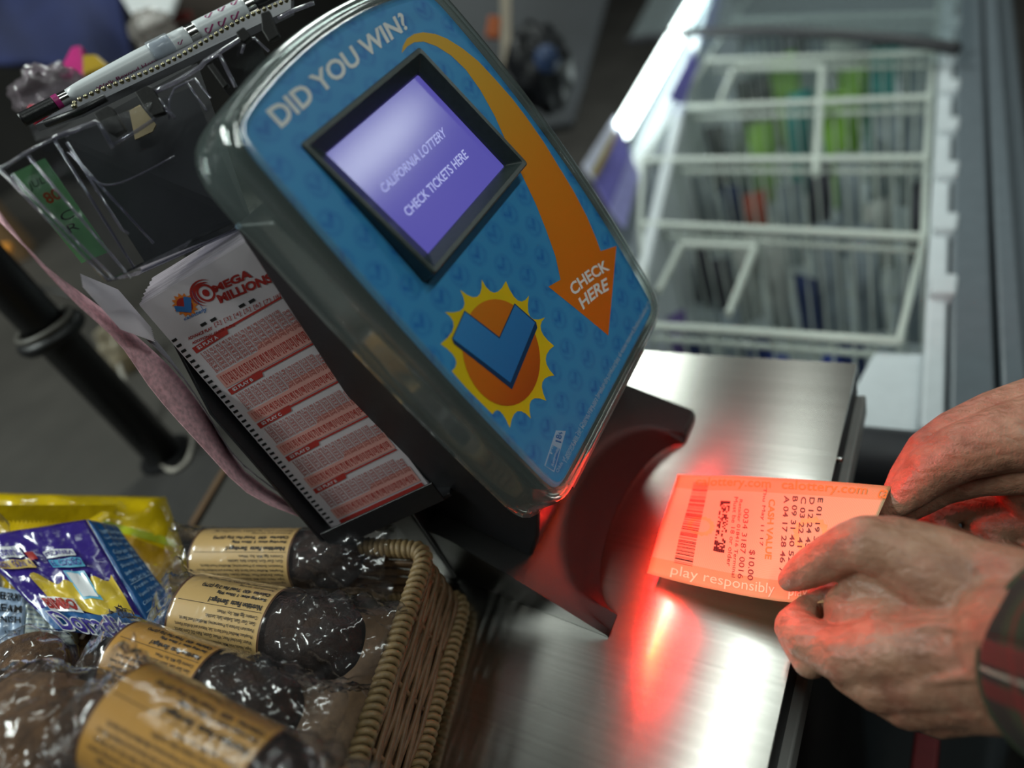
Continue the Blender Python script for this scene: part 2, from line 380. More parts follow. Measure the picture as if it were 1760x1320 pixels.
def decal(name, polys, mat, parent, off, label=None, conv=True, step=.006, hole=None):
    """flat print following the curved panel; polys are outlines in pixels (conv) or panel metres"""
    bm = bmesh.new()
    for P in polys:
        pts = [pan(*p) for p in P] if conv else P
        vs = [bm.verts.new((y, u, 0)) for y, u in pts]
        es = [bm.edges.new((vs[i], vs[(i+1) % len(vs)])) for i in range(len(vs))]
        bmesh.ops.triangle_fill(bm, edges=es, use_beauty=True)
    u = -.19
    while u < .085:
        bmesh.ops.bisect_plane(bm, geom=bm.verts[:]+bm.edges[:]+bm.faces[:], plane_co=(0, u, 0), plane_no=(0, 1, 0)); u += step
    if hole:
        for c_, nn in (((hole[0], 0, 0), (1, 0, 0)), ((hole[1], 0, 0), (1, 0, 0)), ((0, hole[2], 0), (0, 1, 0)), ((0, hole[3], 0), (0, 1, 0))):
            bmesh.ops.bisect_plane(bm, geom=bm.verts[:]+bm.edges[:]+bm.faces[:], plane_co=c_, plane_no=nn)
        dl = [f for f in bm.faces if hole[0] < f.calc_center_median().x < hole[1] and hole[2] < f.calc_center_median().y < hole[3]]
        bmesh.ops.delete(bm, geom=dl, context='FACES')
    b = B(); bm.verts.ensure_lookup_table(); bm.verts.index_update()
    uv = [(v.co.x, v.co.y) for v in bm.verts]; b.v = [surf(v.co.x, v.co.y, off) for v in bm.verts]
    b.f = [tuple(v.index for v in f.verts) for f in bm.faces]; bm.free()
    o = mk(name, b, mat, parent, uvs=uv, label=label)
    for p in o.data.polygons: p.use_smooth = True
    return o
term = thing('ticket_checker', 'black lottery ticket checker with clear-covered blue panel, standing on the steel counter', 'ticket checker', (-.28, .298, 0))
# base foot with a scooped front
FY0, FY1 = .188, .392
def ramp(x):
    P = [(-.193, .0015), (-.25, .034), (-.30, .058), (-.335, .066), (-.39, .066)]
    for (a, za), (b_, zb) in zip(P, P[1:]):
        if x >= b_: return lerp(za, zb, (a-x)/(a-b_)) if x <= a else za
    return .066
def footprof(v):
    y = lerp(FY0, FY1, v)
    def arc(c, a, dpt, y):
        q = 1-((y-c)/a)**2; return dpt*math.sqrt(q) if q > 0 else 0
    edge = -.1945 - .004*v
    xl = edge - arc(.283, .077, .031, y); xh = edge - arc(.279, .086, .052, y) - .0015
    pts = [(-.39, .0004), (xl, .0004)]
    for k in range(1, 7): t = k/6; pts.append((lerp(xl, xh, t), lerp(.0004, ramp(xh), t)))
    for k in range(1, 12): x = lerp(xh, -.30, k/11); pts.append((x, ramp(x)))
    pts += [(-.335, .066), (-.39, .066)]
    return y, pts
NV = 96; b = B(); rows = []
for j in range(NV+1):
    y, pts = footprof(j/NV)
    row = []
    for x, z in pts:
        # sides taper slightly inwards towards the back
        yy = y + (1 if j == 0 else -1 if j == NV else 0)*max(0, (-.20-x))*.085
        if 0 < j < NV: yy = min(max(yy, FY0+max(0, (-.20-x))*.085), FY1-max(0, (-.20-x))*.085)
        row.append(len(b.v)); b.v.append(Vector((x, yy, z)))
    rows.append(row)
for a, c in zip(rows, rows[1:]):
    for i in range(len(a)):
        i2 = (i+1) % len(a); b.f.append((a[i], a[i2], c[i2], c[i]))
b.f.append(tuple(rows[0])); b.f.append(tuple(reversed(rows[-1])))
foot = mk('base', b, 'black_matt', term); 
for p in foot.data.polygons: p.use_smooth = True
try: foot.data.set_sharp_from_angle(angle=.6)
except Exception: pass
# body column
prof = [(-.338, .064), (-.300, .057), (-.254, .034), (-.238, .062), (-.226, .093), (-.228, .101)]
q0 = surf(0, -.176, -.018); q1 = surf(0, -.09, -.018); q2 = surf(0, .0, -.018); q3 = surf(0, .030, -.030)
prof += [(q0.x, q0.z), (q1.x, q1.z), (q2.x, q2.z), (q3.x, q3.z), (-.338, .306)]
mk('body', B().prism([(x, .2125, z) for x, z in prof], (0, .171, 0)), 'black', term, bevel=.003, bevseg=3)
# bezel and screen
bq = [(517, 247), (722, 78), (908, 280), (748, 473)]; iq = [(561, 268), (720, 126), (864, 282), (741, 434)]
def onflat(px, py, d_):
    d = ray(px, py); t = ((BC-CAM).dot(NN)+d_)/d.dot(NN); q = CAM+d*t-BC; return q.dot(YY), q.dot(UU)
def rect(q, d_):
    P = [onflat(*p, d_) for p in q]
    y0 = (P[0][0]+P[3][0])/2; y1 = (P[1][0]+P[2][0])/2; u1 = (P[0][1]+P[1][1])/2; u0 = (P[2][1]+P[3][1])/2
    return y0, y1, u0, u1
def flat(y, u, d_): return BC+YY*y+UU*u+NN*d_
oy0, oy1, ou0, ou1 = rect(bq, .002); iy0, iy1, iu0, iu1 = rect(iq, -.006)
def loop(y0, y1, u0, u1, d_, r=.002):
    pts = []
    for cy, cu, a0 in ((y1-r, u1-r, 0), (y0+r, u1-r, 90), (y0+r, u0+r, 180), (y1-r, u0+r, 270)):
        for k in range(5): a = math.radians(a0+k*22.5); pts.append(flat(cy+r*math.cos(a), cu+r*math.sin(a), d_))
    return pts
# head carrying the printed panel
ol = outline(-.0008); hb = B(); n = len(ol)
for d_, s_ in ((-.0012, 0), (-.010, .0), (-.024, -.004), (-.034, -.016)):
    oo = outline(-.0008+s_)
    for y, u in oo: hb.v.append(surf(y, u, d_))
for k in range(3):
    for i in range(n): hb.f.append((k*n+i, k*n+(i+1) % n, (k+1)*n+(i+1) % n, (k+1)*n+i))
hb.f.append(tuple(range(3*n, 4*n)))
head = mk('head', hb, 'black', term)
for p in head.data.polygons: p.use_smooth = len(p.vertices) == 4
panel = decal('printed_panel', [outline(-.001)], 'face', term, .0002, conv=False, label='blue printed front panel', hole=(oy0+.0012, oy1-.0012, ou0+.0012, ou1-.0012))
# clear cover: rounded rim and skirt
prof_c = [(-.0015, .0042), (.001, .0046), (.0040, .0040), (.0066, .0018), (.0080, -.002), (.0086, -.008), (.0092, -.018), (.0102, -.026), (.0125, -.0285)]
def ringmesh(pr, close=False):
    rb = B(); N_ = None
    for e, d_ in pr:
        oo = outline(e); N_ = len(oo)
        for y, u in oo: rb.v.append(surf(y, u, d_))
    for k in range(len(pr)-1):
        for i in range(N_): rb.f.append((k*N_+i, k*N_+(i+1) % N_, (k+1)*N_+(i+1) % N_, (k+1)*N_+i))
    return rb
inner = [(e-.0022, d_-.0012) for e, d_ in reversed(prof_c)]
cover = mk('clear_cover', ringmesh(prof_c+inner), 'cover', term, smooth=True, label='clear rounded plastic cover rim')
# bezel and screen
L_ = [loop(oy0, oy1, ou0, ou1, -.014), loop(oy0, oy1, ou0, ou1, .0012), loop(oy0+.0008, oy1-.0008, ou0+.0008, ou1-.0008, .002),
      loop(oy0+.003, oy1-.003, ou0+.003, ou1-.003, .0018, .0015), loop(iy0-.001, iy1+.001, iu0-.001, iu1+.001, -.0055, .001), loop(iy0, iy1, iu0, iu1, -.0085, .001)]
bb = B(); m_ = len(L_[0])
for l in L_: bb.v += l
for k in range(len(L_)-1):
    for i in range(m_): bb.f.append((k*m_+i, k*m_+(i+1) % m_, (k+1)*m_+(i+1) % m_, (k+1)*m_+i))
bez = mk('screen_bezel', bb, 'bezel', term, label='dark green-black screen bezel')
g = N('lit_lcd_screen'); g.set(Roughness=.16); g.p.inputs['Base Color'].default_value = (.03, .03, .08, 1)
g.l(g.mix(g.noise(g.coord('Object'), 9, 1), (.13, .12, .66, 1), (.20, .17, .74, 1)), g.p.inputs['Emission Color']); g.p.inputs['Emission Strength'].default_value = .42
MAT['lcd'] = g.m
MAT['lcd_text'] = emis('lcd_text', (.36, .38, .66), .7)
scr = mk('screen', B().prism([flat(y, u, -.0072) for y, u in ((iy0-.001, iu0-.001), (iy1+.001, iu0-.001), (iy1+.001, iu1+.001), (iy0-.001, iu1+.001))], NN*-.002), 'lcd', term, label='lit blue-violet screen')
def fl(px, py, d_=-.0070): y, u = onflat(px, py, d_); return flat(y, u, d_)
text('CALIFORNIA LOTTERY', bil(fl(661, 333), fl(768, 233), fl(652, 319), fl(760, 218)), 'lcd_text', scr, bold=.012)
text('CHECK TICKETS HERE', bil(fl(703, 373), fl(806, 270), fl(692, 360), fl(796, 256)), 'lcd_text', scr, bold=.012)
# print on the panel
OFF = .0003
def pq(BL, BR, TL, TR, off=OFF+.0001):       # text quad given where its corners are seen
    c = [pan(*p) for p in (BL, BR, TL, TR)]
    def f(u, v):
        y = lerp(lerp(c[0][0], c[1][0], u), lerp(c[2][0], c[3][0], u), v); w = lerp(lerp(c[0][1], c[1][1], u), lerp(c[2][1], c[3][1], u), v)
        return surf(y, w+.0012*math.sin(PI*u), off)
    return f
arrow_px = [(690, 92), (692, 80), (699, 67), (711, 59), (727, 56), (748, 59), (768, 67), (795, 84), (822, 106), (850, 136), (880, 170), (905, 203), (935, 246), (960, 287), (985, 328), (1008, 372), (1024, 410), (1032, 432), (1059, 423), (1045, 577), (942, 493), (963, 481), (954, 440), (938, 395), (920, 350), (900, 308), (880, 268), (850, 200), (825, 155), (800, 120), (775, 96), (750, 80), (728, 72), (712, 73), (700, 80)]
arrow = decal('printed_arrow', [arrow_px], 'arrow', term, OFF, label='yellow to orange curved arrow')
text('DID YOU WIN?', pq((484, 222), (703, 49), (455, 191), (689, 20)), 'white_ink', term, bold=.028, label='pale DID YOU WIN? lettering')
text('CHECK', pq((986, 510), (1048, 464), (976, 491), (1039, 447)), 'white_ink', arrow, bold=.028)
text('HERE', pq((1002, 533), (1046, 499), (993, 514), (1042, 477)), 'white_ink', arrow, bold=.028)
# sun logo: pixel tracing of the rays, disc and tick
def z4(x, y): return (740+x*240/1131, 460+y*280/1320)
tips = [(412, 98), (608, 110), (795, 228), (925, 405), (998, 635), (1000, 875), (935, 1080), (810, 1225), (640, 1300), (500, 1190), (330, 1020), (170, 840), (78, 620), (115, 362), (238, 182)]
vals = [(512, 205), (705, 268), (805, 400), (893, 510), (930, 745), (903, 930), (815, 1075), (700, 1165), (560, 1165), (420, 1110), (255, 940), (200, 740), (185, 480), (262, 330), (375, 238)]
star = []
for i, t in enumerate(tips):
    v = vals[i]; t2 = tips[(i+1) % len(tips)]
    c0 = (600-0, 650)
    star.append(z4(*t))
    for k in (1, 2, 3, 4, 5):                # rounded valley between two rays
        s = k/6
        m = (lerp(t[0], t2[0], .5), lerp(t[1], t2[1], .5)); ctrl = (2*v[0]-m[0], 2*v[1]-m[1])
        star.append(z4((1-s)**2*t[0]+2*s*(1-s)*ctrl[0]+s*s*t2[0], (1-s)**2*t[1]+2*s*(1-s)*ctrl[1]+s*s*t2[1]))
lim = outline(-.0012)
def clampin(p):                              # keep the star on the print: left border of the panel
    y, u = pan(*p); return (max(y, YO-hw(u)+.0012), u)
star = [clampin(p) for p in star]
logo = decal('printed_logo', [star], 'sun_y', term, OFF, conv=False, label='yellow sun with orange disc and blue tick')
disc = []
cxp, cyp, ra, rb_ = 568, 690, 308, 438
for k in range(40):
    a = 2*PI*k/40; x = ra*math.cos(a); y = rb_*math.sin(a); th = math.radians(-13)
    disc.append(z4(cxp+x*math.cos(th)-y*math.sin(th), cyp+x*math.sin(th)+y*math.cos(th)))
decal('printed_disc', [disc], 'sun_o', logo, OFF+.0002)
hi = [z4(455+95*math.cos(2*PI*k/24)*.95, 430+90*math.sin(2*PI*k/24)) for k in range(24)]
decal('printed_highlight', [hi], 'sun_hi', logo, OFF+.0001)
tick_o = [(270, 350), (552, 565), (675, 292), (850, 445), (860, 490), (655, 990), (185, 620), (168, 578)]
decal('printed_tick_side', [[z4(*p) for p in tick_o]], 'tick_side', logo, OFF+.0004)
tick_i = [(272, 362), (553, 580), (678, 305), (840, 450), (640, 935), (175, 580)]
decal('printed_tick', [[z4(*p) for p in tick_i]], 'tick', logo, OFF+.0005)
# small print along the lower edge
text('Odds of winning any 2nd Chance prize vary based on the total number of entries received. Problem Gambling? Play', pq((960, 814), (1122, 519), (954, 810), (1115, 513)), 'micro_ink', term, name='small_print', bold=.01)
text('1-800-GAMBLER. Must be 18 years or older to purchase, play or claim. ©2019 California Lottery', pq((975, 797), (1113, 535), (969, 792), (1107, 530)), 'micro_ink', term, name='small_print', bold=.01)
badge = decal('printed_badge', [[(935, 800), (955, 740), (972, 741), (952, 812)]], 'micro_ink', term, OFF, label='small pale 18+ badge')
decal('badge_field', [[(937, 801), (949, 765), (962, 772), (951, 809)]], 'face', badge, OFF+.0001)
text('Play', pq((950, 782), (957, 760), (944, 779), (951, 758)), 'micro_ink', badge, bold=.02)
text('Responsibly', pq((952, 803), (964, 770), (947, 800), (959, 767)), 'micro_ink', badge, bold=.02)
text('18+', pq((964, 762), (970, 744), (954, 759), (960, 742)), 'blue_ink', badge, bold=.03)
# scanner window and its lamp
MAT['led'] = emis('red_scanner_lamp', (1.0, .055, .004), 110)
ledc = Vector((-.2050, .286, .1075))
mk('scanner_lamp', B().box(ledc, (.0014, .058, .0009)), 'led', term, label='glowing red lamp bar under the head')
mk('scanner_window', B().box(ledc+Vector((-.008, 0, .0022)), (.011, .062, .0016)), 'bezel', term, label='dark scanner window')
la = area_axes('scanner_light', ledc+Vector((.0005, 0, -.0018)), (.56, -.05, -.83), (0, 1, 0), .110, .004, .38, (1.0, .012, .022), 128)
text('®', bil(at(403, 392, 1, .2120), at(413, 395, 1, .2120), at(406, 382, 1, .2120), at(416, 386, 1, .2120)), 'micro_ink', term, bold=.01)

# ------------------------------------------------------------------ lottery play slips in their holder
SR = cw((.87, -.42, -.25)).normalized(); SD = cw((.546, .739, .397)).normalized(); SN = SR.cross(SD).normalized()
if SN.dot(cw((0, 0, 1))) < 0: SN = -SN      # SN points away from the camera
SD = SN.cross(SR).normalized() if SN.cross(SR).dot(SD) > 0 else -SN.cross(SR).normalized()
SO = atd(240, 525, .43); SL = .196; SW = .080
slipP = Plane(SO, SN)
MAT['paper'] = plain('white_slip_paper', '#d8cfd6', .75, var=.03)
MAT['slip_red'] = plain('slip_red_print', '#b5322c', .7, var=.04)
MAT['slip_pink'] = plain('slip_pink_print', '#dfa29b', .7, var=.05)
MAT['slip_num'] = plain('slip_small_red_print', '#b5625b', .7, var=.03)
MAT['slip_orange'] = plain('slip_orange_print', '#e07a28', .6)
slip0 = thing('play_slip', 'front red and white lottery play slip with MEGA MILLIONS heading, in the black holder', 'play slip', SO+SD*SL, 'play slips stacked in the holder')
k_ = SO
sheet = mk('sheet', B().prism([SO, SO+SR*SW, SO+SR*SW+SD*SL, SO+SD*SL], SN*.0005), 'paper', slip0)
so = -.0003
def sp(px, py, off=so): return slipP(px, py, off)
def sq(BL, BR, TL, TR, off=so): return bil(sp(*BL, off), sp(*BR, off), sp(*TL, off), sp(*TR, off))
# printed items placed in slip metres (x right, y down from the slip's upper left corner)
def sm(x, y, off=so): return SO+SR*x+SD*y+SN*off
def smq(x0, y0, x1, y1, off=so): return bil(sm(x0, y1, off), sm(x1, y1, off), sm(x0, y0, off), sm(x1, y0, off))
def px2s(px, py):
    q = slipP(px, py)-SO; return q.dot(SR), q.dot(SD)
text('MEGA', sq((370, 503), (434, 476), (363, 492), (428, 461)), 'red_ink', slip0, bold=.05, label='red MEGA MILLIONS lettering')
text('MILLIONS', sq((379, 522), (470, 484), (371, 508), (464, 468)), 'red_ink', slip0, bold=.05)
bl = B()
cxs, cys = px2s(354, 503)
for r0, r1 in ((.0042, .0056), (.0, .0022)):
    b_ = len(bl.v)
    for k in range(24):
        a = 2*PI*k/24; bl.v += [sm(cxs+r0*math.cos(a), cys+r0*math.sin(a)), sm(cxs+r1*math.cos(a), cys+r1*math.sin(a))]
    for k in range(24): a0 = b_+2*k; a1 = b_+2*((k+1) % 24); bl.f.append((a0, a0+1, a1+1, a1))
for rr, w in ((.0072, .0011), (.0092, .0008)):   # swoosh rings around the ball
    b_ = len(bl.v)
    for k in range(21):
        a = math.radians(120+k*10); t = math.sin(PI*k/20); bl.v += [sm(cxs+(rr-w*t)*math.cos(a), cys+(rr-w*t)*math.sin(a)*.85), sm(cxs+(rr+w*t)*math.cos(a), cys+(rr+w*t)*math.sin(a)*.85)]
    for k in range(20): a0 = b_+2*k; bl.f.append((a0, a0+1, a0+3, a0+2))
mk('ball_emblem', bl, 'red_ink', slip0, label='red ball emblem with swooshes')
sx, sy = px2s(318, 524)
bl = B(); star2 = []
for k in range(28): a = 2*PI*k/28; r = .0078 if k % 2 == 0 else .0058; star2.append(sm(sx+r*math.cos(a), sy+r*math.sin(a)))
emb = mk('sun_emblem', B().add(star2, [tuple(range(28))]), 'slip_orange', slip0, label='small orange sun emblem with blue tick')
mk('disc', B().add([sm(sx+.0048*math.cos(2*PI*k/20), sy+.0048*math.sin(2*PI*k/20), so-.0001) for k in range(20)], [tuple(range(20))]), 'red_ink', emb)
tk = [(-.0058, -.0028), (-.0008, .0006), (.0030, -.0046), (.0066, -.0018), (.0004, .0056), (-.0072, .0006)]
mk('tick', B().add([sm(sx+x, sy+y, so-.0002) for x, y in tk], [tuple(range(6))]), 'blue_ink', emb)
text('calottery', sq((317, 553), (357, 535), (315, 546), (354, 527)), 'blue_ink', slip0, bold=.02)
bl = B(); a_, b_ = px2s(330, 500), px2s(352, 538)
bl.quad(sm(a_[0], a_[1]), sm(a_[0]+.0004, a_[1]), sm(b_[0]+.0004, b_[1]), sm(b_[0], b_[1])); mk('divider_line', bl, 'blue_ink', slip0)
text('ADVANCE PLAY', sq((324, 585), (366, 566), (322, 580), (364, 561)), 'red_ink', slip0, bold=.04)
text('ADDITIONAL QUICK PICKS', sq((331, 593), (405, 561), (329, 588), (403, 555)), 'red_ink', slip0, bold=.04)
text('[2] [3] [4] [5] [6] [7] [8]', sq((370, 563), (484, 512), (367, 555), (481, 504)), 'red_ink', slip0, bold=.0)
bl = B()
for px, py in ((350, 557), (367, 549), (416, 525), (433, 517)):
    x, y = px2s(px, py); bl.quad(sm(x-.0021, y-.0009), sm(x+.0021, y-.0009), sm(x+.0021, y+.0009), sm(x-.0021, y+.0009))
x_edge, y_edge = px2s(303, 580)
y = y_edge
while y < SL-.006:
    bl.quad(sm(.0010, y), sm(.0046, y), sm(.0046, y+.0016), sm(.0010, y+.0016)); y += .0041
mk('timing_marks', bl, 'black_ink', slip0, label='black timing marks down the left edge')
# play panels
heads = [px2s(332, 597), px2s(398, 666), px2s(453, 722), px2s(505, 778), px2s(552, 834)]
hy = [h[1] for h in heads]; hx = .0085
for i, y in enumerate(hy):
    ynext = hy[i+1] if i < 4 else y+(hy[4]-hy[3]); H = ynext-y; bw = SW-.003
    pn = mk('play_panel_head', B().add([sm(hx, y), sm(hx+.026, y-.0012), sm(hx+.028, y-.0006), sm(bw, y-.0006), sm(bw, y+.0006), sm(hx+.027, y+.0008), sm(hx+.026, y+.0032), sm(hx, y+.0042)], [tuple(range(8))]), 'slip_red', slip0)
    text('$2 PLAY ' + 'ABCDE'[i], smq(hx+.003, y+.0004, hx+.019, y+.0030, so-.0002), 'paper', pn, bold=.03)
    nb = H*.62
    rowsn = []
    k = 1
    for r in range(6):
        rowsn.append(' '.join('[%2d]' % (k+j) for j in range(12))); k += 12
    text('\n'.join(rowsn), smq(hx+.002, y+.0052, bw-.001, y+nb), 'slip_num', slip0, name='number_grid', space=1.15, bold=.035)
    mk('mega_band', B().add([sm(hx, y+nb+.0012, so+.0001), sm(bw*.55, y+nb+.0006, so+.0001), sm(bw*.6, y+nb-.0035, so+.0001), sm(bw, y+nb-.0035, so+.0001), sm(bw, y+H-.0012, so+.0001), sm(hx, y+H-.0012, so+.0001)], [tuple(range(6))]), 'slip_pink', slip0)
    text(' '.join('[%2d]' % j for j in range(1, 16)), smq(hx+.002, y+nb+.0028, bw-.002, y+H-.003), 'slip_red', slip0, name='number_grid', bold=.03)
ye = hy[4]+(hy[4]-hy[3])
mk('foot_band', B().quad(sm(hx, ye), sm(SW-.003, ye), sm(SW-.003, ye+.0045), sm(hx, ye+.0045)), 'slip_red', slip0)
# slips behind it: individual copies, each a sheet
for i in range(1, 34):
    c = bpy.data.objects.new('play_slip', sheet.data); COL.objects.link(c)
    jit = Vector((random.uniform(-1, 1), random.uniform(-1, 1)))
    off = SN*(.00100*i) + SR*(-.0035*i/33 + jit[0]*.0007) + SD*(-.0018*i/33*4*(1 if i > 6 else .4) + jit[1]*.0011)
    c.location = SO+SD*SL + off
    tag(c, 'white lottery play slip in the fanned stack behind the front one, top edge showing', 'play slip', 'play slips stacked in the holder')
# holder: black tray with back, floor and side
hold = thing('slip_holder', 'black plastic holder carrying the play slips behind the ticket checker', 'slip holder', SO+SD*(SL+.02)+SN*.02)
def slab(o, a, b_, c, th): return B().prism([o, o+a, o+a+b_, o+b_], c)
bk = SN*.034
mk('back', B().prism([SO+bk-SR*.006+SD*.02, SO+bk+SR*.10+SD*.02, SO+bk+SR*.10+SD*(SL+.01), SO+bk-SR*.006+SD*(SL+.01)], SN*.003), 'black', hold, bevel=.0008)
side = [SO-SR*.0028-SN*.012+SD*.075, SO-SR*.0028-SN*.013+SD*(SL+.012), SO-SR*.0028+bk+SD*(SL+.012), SO-SR*.0028+bk+SD*.012, SO-SR*.0028+SN*.014+SD*.012]
mk('side_wall', B().prism(side, SR*-.0022), 'black', hold, bevel=.0006)
mk('floor_plate', B().prism([SO-SR*.005+SD*(SL+.0016)-SN*.013, SO+SR*.095+SD*(SL+.0016)-SN*.013, SO+SR*.095+SD*(SL+.0016)+bk, SO-SR*.005+SD*(SL+.0016)+bk], SD*.003), 'black', hold, bevel=.0006)
mk('front_rail', B().prism([SO+SR*.0+SD*(SL-.012)-SN*.013, SO+SR*.09+SD*(SL-.012)-SN*.013, SO+SR*.09+SD*(SL+.004)-SN*.013, SO+SD*(SL+.004)-SN*.013], SN*-.002), 'black', hold, bevel=.0006)
pb_ = SO+SD*(SL+.006)+SN*.015+SR*.05
mk('post', B().box((pb_.x, pb_.y, pb_.z/2+.001), (.014, .010, pb_.z/2)), 'black', hold, bevel=.002)
# second pocket: slips painted grey for shade, with pink edges, seen almost edge on
MAT['pink'] = plain('pink_checked_slip', '#e6b4bd', .7, var=.25, scale=300)
MAT['shaded_paper'] = plain('shaded_slip_paper', '#8d8791', .75, var=.05)  # grey here is shade painted onto the white slip faces
def ribbon(name, near, far, mat, label, th=.0007, group=None, first=False, cat='play slip'):
    b_ = B(); n_ = len(near); b_.v = [Vector(p) for p in near]+[Vector(p) for p in far]
    b_.f = [(i, i+1, n_+i+1, n_+i) for i in range(n_-1)]
    o = mk(name, b_, mat, smooth=True, solid=th, loc=near[-1]); tag(o, label, cat, group); return o
def curve(pts, d0, d1, m=20):               # pixel polyline with depth ramp, smoothed
    out = []
    for k in range(m+1):
        t = k/m*(len(pts)-1); i = min(int(t), len(pts)-2); f = t-i
        p0 = pts[max(i-1, 0)]; p1 = pts[i]; p2 = pts[i+1]; p3 = pts[min(i+2, len(pts)-1)]
        c = [.5*((2*p1[j])+(-p0[j]+p2[j])*f+(2*p0[j]-5*p1[j]+4*p2[j]-p3[j])*f*f+(-p0[j]+3*p1[j]-3*p2[j]+p3[j])*f**3) for j in (0, 1)]
        out.append(atd(c[0], c[1], lerp(d0, d1, k/m)))
    return out
outer = [(-12, 350), (60, 445), (130, 520), (205, 590), (265, 675), (345, 765), (430, 850), (535, 895)]
inner_ = [(-8, 372), (75, 455), (150, 512), (225, 570), (300, 640), (360, 720), (425, 815), (538, 888)]
ribbon('play_slip', curve(outer, .37, .50), curve(inner_, .385, .52), 'pink', 'pink edged play slip curling out at the left of the black holder, outermost', group='loose slips left of the holder')
in2 = [(140, 492), (190, 528), (240, 572), (300, 630), (350, 700), (400, 780), (470, 840), (538, 884)]
in3 = [(206, 520), (240, 556), (280, 600), (320, 655), (362, 720), (408, 790), (475, 842), (540, 882)]
ribbon('play_slip', curve(in2, .405, .515), curve(in3, .43, .53), 'shaded_paper', 'play slips standing in the left pocket of the holder, painted grey for shade', group='loose slips left of the holder')
for k in range(7):
    d = SN*(.0009*k)
    a0, a1, a2 = atd(141-k*.6, 492-k*3.5, .404+.002*k), atd(206-k*.6, 519-k*3.5, .43+.002*k), atd(230, 560, .44)
    b_ = B().prism([a0, a1, a1+SD*.03, a0+SD*.03], SN*.0005)
    tag(mk('play_slip', b_, 'paper', loc=a0), 'white top edge of a play slip bundled in the left pocket', 'play slip', 'slip bundle in the left pocket')

# ------------------------------------------------------------------ clear bins above the slips
def quadpanel(name, pts, mat, parent, th=.0012, label=None):
    b_ = B(); n_ = (Vector(pts[1])-Vector(pts[0])).cross(Vector(pts[-1])-Vector(pts[0])).normalized()
    b_.prism(pts, n_*th); return mk(name, b_, mat, parent, label=label)
def rod(pts, r, mat, parent, name='edge'): return mk(name, B().tube(pts, r, 8), mat, parent, smooth=True)
DB = .415
binn = thing('clear_bin', 'clear plastic bin with black clips left of the blue panel, holding a green card', 'bin', atd(210, 470, .43))
bp = lambda px, py, d=DB: atd(px, py, d)
fTL, fBL, fBR, fTR = bp(92, 238, .39), bp(236, 470, .42), bp(430, 384, .425), bp(330, 150, .41)
sTL, sBL = bp(0, 292, .365), bp(184, 482, .395)
bTL, bBL, bTR, bBR = bp(40, 222, .43), bp(196, 440, .46), bp(330, 120, .46), bp(440, 350, .47)
quadpanel('front', [fTL, fBL, fBR, fTR], 'bin', binn)
quadpanel('side', [sTL, sBL, fBL, fTL], 'bin', binn)
quadpanel('bottom', [sBL, fBL, fBR, bBR], 'bin', binn)
for pts in ([sTL, sBL], [sBL, fBL, fBR], [fTL, fBL], [bp(48, 268, .378), bp(225, 478, .405)], [bp(20, 300, .37), bp(196, 480, .396)], [sTL, bp(46, 262, .378), fTL], [bp(120, 262, .398), bp(264, 418, .42)], [bp(115, 245, .395), bp(210, 395, .41), bp(222, 402, .412)]):
    rod(pts, .0009, 'binedge', binn)
rod([fTL, bp(125, 225, .395), bp(165, 210, .40), bp(172, 215, .40), bp(195, 255, .404)], .0014, 'binedge', binn, 'rim')
rod([bp(195, 250, .404), bp(240, 222, .405), bp(285, 192, .408), bp(300, 200, .408)], .0010, 'binedge', binn, 'rim')
rod([bp(262, 160, .405), bp(300, 203, .407)], .0012, 'binedge', binn, 'rim')
rod([bp(262, 160, .405), bp(300, 142, .407), bp(345, 115, .41), bp(352, 106, .41), bp(415, 66, .415)], .0013, 'binedge', binn, 'rim')
# rounded inner window line
wl = [(115, 262), (128, 272), (150, 300), (175, 316), (200, 316), (240, 300), (300, 268)]
rod(curve(wl, .40, .408), .0005, 'binedge', binn, 'window_line')
wl = [(290, 162), (296, 156), (315, 160), (330, 178), (350, 200)]
rod([bp(290, 205, .41), bp(291, 172, .41), bp(300, 152, .41), bp(335, 135, .412), bp(362, 168, .413)], .0006, 'binedge', binn, 'window_line')
rod([bp(320, 140, .412), bp(355, 190, .414)], .0006, 'binedge', binn, 'window_line')
MAT['dark_insert'] = plain('dark_insert', '#2a2a2d', .5, var=.3, scale=30)
quadpanel('insert', [bp(112, 236, .43), bp(250, 450, .45), bp(430, 370, .45), bp(340, 110, .44)], 'dark_insert', binn, .002)
# second compartment to the upper right
quadpanel('front', [bp(352, 108, .41), bp(400, 175, .42), bp(470, 130, .43), bp(440, 62, .42)], 'bin', binn)
rod([bp(360, 100, .41), bp(378, 95, .41), bp(405, 150, .415)], .0012, 'binedge', binn, 'rim')
rod([bp(415, 92, .412), bp(422, 68, .412), bp(438, 66, .413), bp(462, 88, .415)], .0008, 'binedge', binn, 'window_line')
rod([bp(478, 32, .42), bp(500, 20, .42), bp(540, 5, .42)], .0012, 'binedge', binn, 'rim')
for c in (((160, 195), (185, 180), (194, 188), (214, 222), (196, 234), (176, 222)), ((230, 158), (252, 146), (262, 150), (278, 182), (283, 193), (262, 200), (250, 188)), ((404, 55), (418, 45), (432, 62), (420, 72), (412, 70)), ((447, 22), (462, 16), (480, 60), (462, 72), (450, 52)), ((355, 112), (366, 108), (392, 145), (384, 152))):
    mk('clip', B().prism([bp(x, y, .403) for x, y in c], cw((0, 0, 1))*.004), 'black_matt', binn, bevel=.0008, label='black clip')
MAT['tan_card'] = plain('tan_card', '#a08c62', .6, var=.1)
mk('tan_tab', B().prism([bp(x, y, .425) for x, y in ((222, 190), (240, 180), (268, 214), (262, 226), (232, 240))], cw((0, 0, 1))*.001), 'tan_card', binn)
shelf = thing('bin_rail', 'dark grey ledge along the top of the clear bins', 'rail', atd(100, 190, .46))
